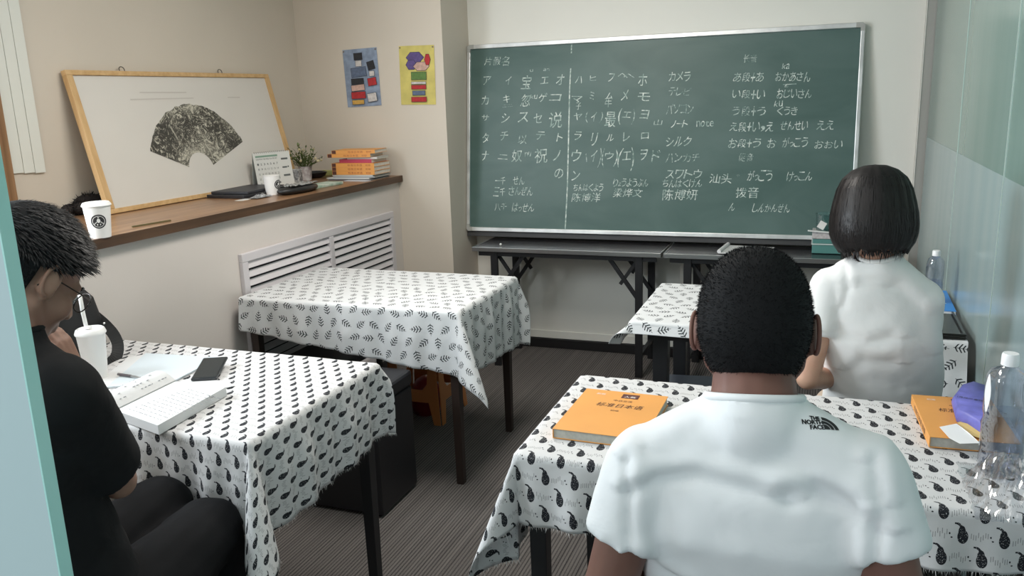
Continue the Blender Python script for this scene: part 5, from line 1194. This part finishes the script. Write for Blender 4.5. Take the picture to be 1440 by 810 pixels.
# embolden by stacking slightly shifted copies
base = [v.copy() for v in mb.v]; k0 = len(base); big = MB()
for dx_, dy_ in ((0, 0), (.45, 0), (-.45, 0), (0, .35), (0, -.35)): big.add([v+lx*px(dx_)+nL.cross(lx)*px(dy_) for v in base], mb.f)
stick(big).build('printed_lettering', logo_m, so_, flat_n=True)
mb = MB()
for r0, r1 in ((19.5, 14.3), (13.0, 8.8), (7.6, 0.01)):
    n = 12; ox, oy = 4.8, -8.5; P = []
    for r in (r0, r1): P.append([LM @ Vector((px(ox+r*math.cos(PI/2*i/n)*.98), px(oy+r*1.02*math.sin(PI/2*i/n)), 0)) for i in range(n+1)])
    k = len(mb.v); mb.v += P[0]+P[1]; mb.f += [(k+i, k+i+1, k+n+2+i, k+n+1+i) for i in range(n)]
stick(mb).build('printed_dome', logo_m, so_, flat_n=True)

# ---- person 2: bobbed hair, plain white T-shirt, facing the board
skin2 = skinmat('fair_skin', (.60, .38, .27), (.50, .27, .19)); white2 = cloth_m('plain_white_tshirt', (.80, .79, .775), .25); J = {}
J['head'] = hframe(atY(1227, 312, 2.47), (-.12, 1, 0), .22, .0); J['neck'] = atY(1236, 358, 2.455); J['shL'] = atY(1166, 401, 2.47); J['shR'] = atY(1299, 420, 2.48)
J['elL'] = atY(1136, 532, 2.43); J['elR'] = atY(1290, 500, 2.72); J['wrL'] = atY(1205, 532, 2.66); J['wrR'] = Vector((.17, 2.86, .83))
J['handL'] = ((.5, .8, .0), (.1, 0, -1), 1, .88, .5); J['handR'] = ((-.5, .8, -.05), (0, 0, -1), -1, .88, .5)
pc_ = atY(1242, 500, 2.54); J['pelvis'] = Vector((pc_.x, 2.60, .555)); J['hipL'] = J['pelvis']+Vector((-.08, .03, 0)); J['hipR'] = J['pelvis']+Vector((.08, .03, 0)); J['knL'] = J['pelvis']+Vector((-.12, .29, .0)); J['knR'] = J['pelvis']+Vector((.10, .29, .0)); J['anL'] = J['knL']+Vector((0, -.03, -.455)); J['anR'] = J['knR']+Vector((0, -.03, -.455))
J['fwd'] = Vector((-.08, .997, 0)); sc_ = (J['shL']+J['shR'])/2
R2 = [(Vector((pc_.x, 2.60, .52)), .165, .10, .85), (Vector((pc_.x+.004, 2.59, .66)), .165, .105, .85), (Vector((pc_.x+.004, 2.56, .80)), .163, .105, .85), (sc_+Vector((.02, .03, -.14)), .160, .10, .85), (sc_+Vector((.012, .02, -.06)), .158, .088, .85), (sc_+Vector((0, .0, .0)), .135, .07, .9), (sc_+Vector((0, -.01, .045)), .085, .055, .95)]
F2 = crease([([(1190, 380), (1193, 405), (1186, 432)], 2.40, .004, .010), ([(1182, 462), (1215, 480), (1250, 470)], 2.44, .005, .022), ([(1195, 520), (1215, 500), (1250, 505)], 2.46, .004, .02), ([(1260, 400), (1290, 440), (1300, 500)], 2.44, .004, .025)])
m2 = person('person with a black bobbed haircut and plain white T-shirt, facing the blackboard', J, skin2, .98, white2, cloth_m('beige_trousers', (.52, .42, .33)), mat('pale_shoe', (.5, .5, .5), .5),
            rings=R2, folds=F2, collar_r=.054, sleeve=.52, sleeve_r=(.052, .056), arm_r=.93, neck_r=.044, leg_r=.85)
face_parts(m2, J['head'], .98); ear_rims(m2, J['head'], .98, skin2)
# bob: loft of ribbed rings, open at the face
T2 = J['head']; mb = MB(); n = 88; prof = [(.150, .012), (.147, .040), (.136, .070), (.116, .096), (.088, .112), (.055, .122), (.022, .130), (-.008, .133), (-.034, .131), (-.056, .123), (-.070, .112), (-.077, .102)]
prof = [(z_, r*.83) for z_, r in prof]
r_ = random.Random(14); rib = [r_.uniform(-1, 1) for _ in range(n)]; rib = [(rib[i-1]+2*rib[i]+rib[(i+1) % n])/4 for i in range(n)]; edge = [r_.uniform(-.010, .006) for _ in range(n)]
def bobp(j, i, off=0):
    z_, r = prof[j]; a = 2*PI*i/n; rr = r+.0035*rib[i % n]*min(1, j/3)+off; front = max(0, math.sin(a)); ry = rr*.93
    zz = z_+(edge[i % n] if j == len(prof)-1 else 0)-.004*max(0, -math.sin(a))*(j/11)**3+.014*math.cos(a)*0
    return Vector((rr*math.cos(a), ry*math.sin(a)-.016+(-.0 if z_ > .06 else 0), zz))
for j in range(len(prof)):
    mb.v += [T2 @ bobp(j, i) for i in range(n)]
k = len(mb.v); mb.v.append(T2 @ Vector((0, -.016, .152)))
for i in range(n):
    mb.f.append((i, (i+1) % n, k))
    for j in range(len(prof)-1):
        a = 2*PI*(i+.5)/n
        if math.sin(a) > .72 and prof[j+1][0] < .050: continue
        mb.f.append((j*n+i, j*n+(i+1) % n, (j+1)*n+(i+1) % n, (j+1)*n+i))
hb = mb.build('hair', hair_dark, m2, smooth=True, solid=.010)
sm_ = MB()
for q in range(1500):
    i = r_.uniform(0, n); 
    if math.sin(2*PI*i/n) > .66: continue
    j0 = r_.uniform(0, 5); L_ = r_.uniform(3, 7); P = []
    for k in range(6):
        jf = min(len(prof)-1.001, j0+L_*k/5); ja = int(jf); f_ = jf-ja; ii = i+.4*math.sin(k+q); i0 = int(ii) % n; p = bobp(ja, i0).lerp(bobp(ja+1, i0), f_); p2 = bobp(ja, i0+1).lerp(bobp(ja+1, i0+1), f_); p = p.lerp(p2, ii-int(ii)); c_ = Vector((0, -.016, p.z)); P.append(T2 @ (p+(p-c_).normalized()*.0065))
    w_ = (T2.to_3x3() @ Vector((-math.sin(2*PI*i/n), math.cos(2*PI*i/n), 0)))*.0011; kk = len(sm_.v)
    for k, p in enumerate(P): sm_.v += [p-w_*(1-k*.12), p+w_*(1-k*.12)]
    sm_.f += [(kk+2*k, kk+2*k+1, kk+2*k+3, kk+2*k+2) for k in range(5)]
for q in range(420):
    i = r_.uniform(0, n)
    if math.sin(2*PI*i/n) > .6: continue
    p = bobp(len(prof)-1, int(i)); c_ = Vector((0, -.016, p.z)); d = (p-c_).normalized(); p = p-d*r_.uniform(-.004, .02); e = p+Vector((r_.uniform(-.006, .006), r_.uniform(-.006, .006), -r_.uniform(.008, .030)))-d*.006; t_ = Vector((-d.y, d.x, 0))*.0022; sm_.add([T2 @ (p-t_), T2 @ (p+t_), T2 @ e], [(0, 1, 2)])
tag(sm_.build('hair_strands', mat('hair_strand_sheen', (.014, .011, .011), .45, spec=.35), hb, flat_n=True), kind='stuff')

# ---- person 3: black T-shirt and trousers, glasses, head bowed, at the left desk
skin3 = skinmat('tan_skin', (.36, .215, .155), (.29, .15, .11)); black3 = cloth_m('black_tshirt', (.012, .012, .013), .3); J = {}
HC = atY(37, 391, 1.10); fw = Vector((.16, .985, 0)).normalized()
J['head'] = hframe(HC, fw, .68, .0); J['neck'] = atY(6, 470, 1.035); J['shR'] = atY(78, 556, 1.02); J['shL'] = J['shR']+Vector((-.335, .06, .01))
J['elR'] = atY(166, 676, 1.21); J['elL'] = Vector((-1.74, 1.28, .88)); J['wrR'] = atY(106, 522, 1.275); J['wrL'] = atZ(100, 575, .84)
J['handR'] = ((-.22, -.22, .95), (-.9, -.25, -.1), 1, .90, .62, .4); J['handL'] = ((.3, .9, -.12), (0, 0, -1), 1, .95, .35)
J['pelvis'] = Vector((-1.47, 1.11, .555)); J['hipR'] = Vector((-1.375, 1.14, .555)); J['hipL'] = Vector((-1.56, 1.17, .555)); J['knR'] = Vector((-1.44, 1.515, .565)); J['knL'] = Vector((-1.605, 1.525, .60))
J['anR'] = J['knR']+Vector((.02, .02, -.475)); J['anL'] = J['knL']+Vector((0, .05, -.475)); J['fwd'] = Vector((.05, 1, 0)).normalized(); sc_ = (J['shL']+J['shR'])/2
R3 = [(Vector((-1.48, 1.11, .50)), .17, .13, .85), (Vector((-1.49, 1.13, .62)), .17, .15, .85), (Vector((-1.50, 1.10, .76)), .17, .14, .85), (Vector((-1.49, 1.06, .90)), .17, .125, .85), (sc_+Vector((0, .01, -.13)), .18, .115, .85), (sc_+Vector((0, .01, -.04)), .165, .10, .85), (sc_+Vector((.01, .0, .03)), .12, .08, .9), (J['neck']+Vector((0, 0, -.01)), .07, .06, 1)]
F3 = lambda p, n_: n_*(.006*noise.noise(p*7)+.002*noise.noise(p*24))
m3 = person('seated person in black with glasses and tousled black hair, bowed over the left desk', J, skin3, 1.03, black3, cloth_m('black_trousers', (.0045, .0045, .0055), .2), mat('dark_shoe', (.03, .03, .03), .5),
            rings=R3, folds=F3, collar_r=.064, sleeve=.80, sleeve_r=(.077, .070), arm_r=1.05, neck_r=.056, leg_r=1.2)
T3 = J['head']
face_parts(m3, T3, 1.03); ear_rims(m3, T3, 1.03, skin3)
def keep3(x, y, z): return z > (-.055 if y < -.035 else (.012+(y+.035)*.30 if y < .03 else .035+(y-.03)*.62)) and not (abs(x) > .062 and z < .012 and y > -.035)
g3 = lambda x, y, z: .003+.014*max(0, min(1, (z+.02)/.07))
hs_ = hair_shell(m3, T3, 1.03, keep3, g3, hair_black)
def dir3(p, d, r):
    f_ = max(0, min(1, (p.z+.01)/.06)); return d*(.35+.25*r.random())+Vector((r.uniform(-.3, .3), .55*f_+(.55 if p.y > .03 else 0), -.55+.25*f_))
strands(hs_, T3, 1.03, keep3, g3, lambda p, r: r.uniform(.010, .026) if p.z > .02 else r.uniform(.004, .012), dir3, 9000, .0022, mat('hair_strand_black', (.014, .013, .014), .5, spec=.35), 9)
# glasses
gl = MB(); s3 = 1.03; gm = mat('thin_dark_metal', (.05, .04, .035), .3, .8); P = lambda q: T3 @ (Vector(q)*s3)
for x in (-1, 1):
    ring = [P((x*.033+.0245*math.cos(a), .1015-.004*abs(math.cos(a))*(1 if math.cos(a)*x > 0 else 0), .001+.0195*math.sin(a))) for a in [2*PI*i/24 for i in range(24)]]
    gl.tube(ring, .0013, 6, True); gl.tube([P((x*.058, .098, .006)), P((x*.072, .060, .006)), P((x*.080, .010, .006)), P((x*.082, -.012, -.004)), P((x*.081, -.022, -.018))], .0014, 6)
gl.tube([P((-.0085, .103, .004)), P((0, .106, .007)), P((.0085, .103, .004))], .0013, 6)
go = gl.build('glasses', gm, m3, smooth=True)
for x in (-1, 1): MB().rings([[P((x*.033+.0235*k*math.cos(a), .1018, .001+.0187*k*math.sin(a))) for a in [2*PI*i/20 for i in range(20)]] for k in (1, .02)], cap=False).build('lens', glass_mat('lens_glass', (.97, .98, .98), .02, thin=.6), go, flat_n=True)
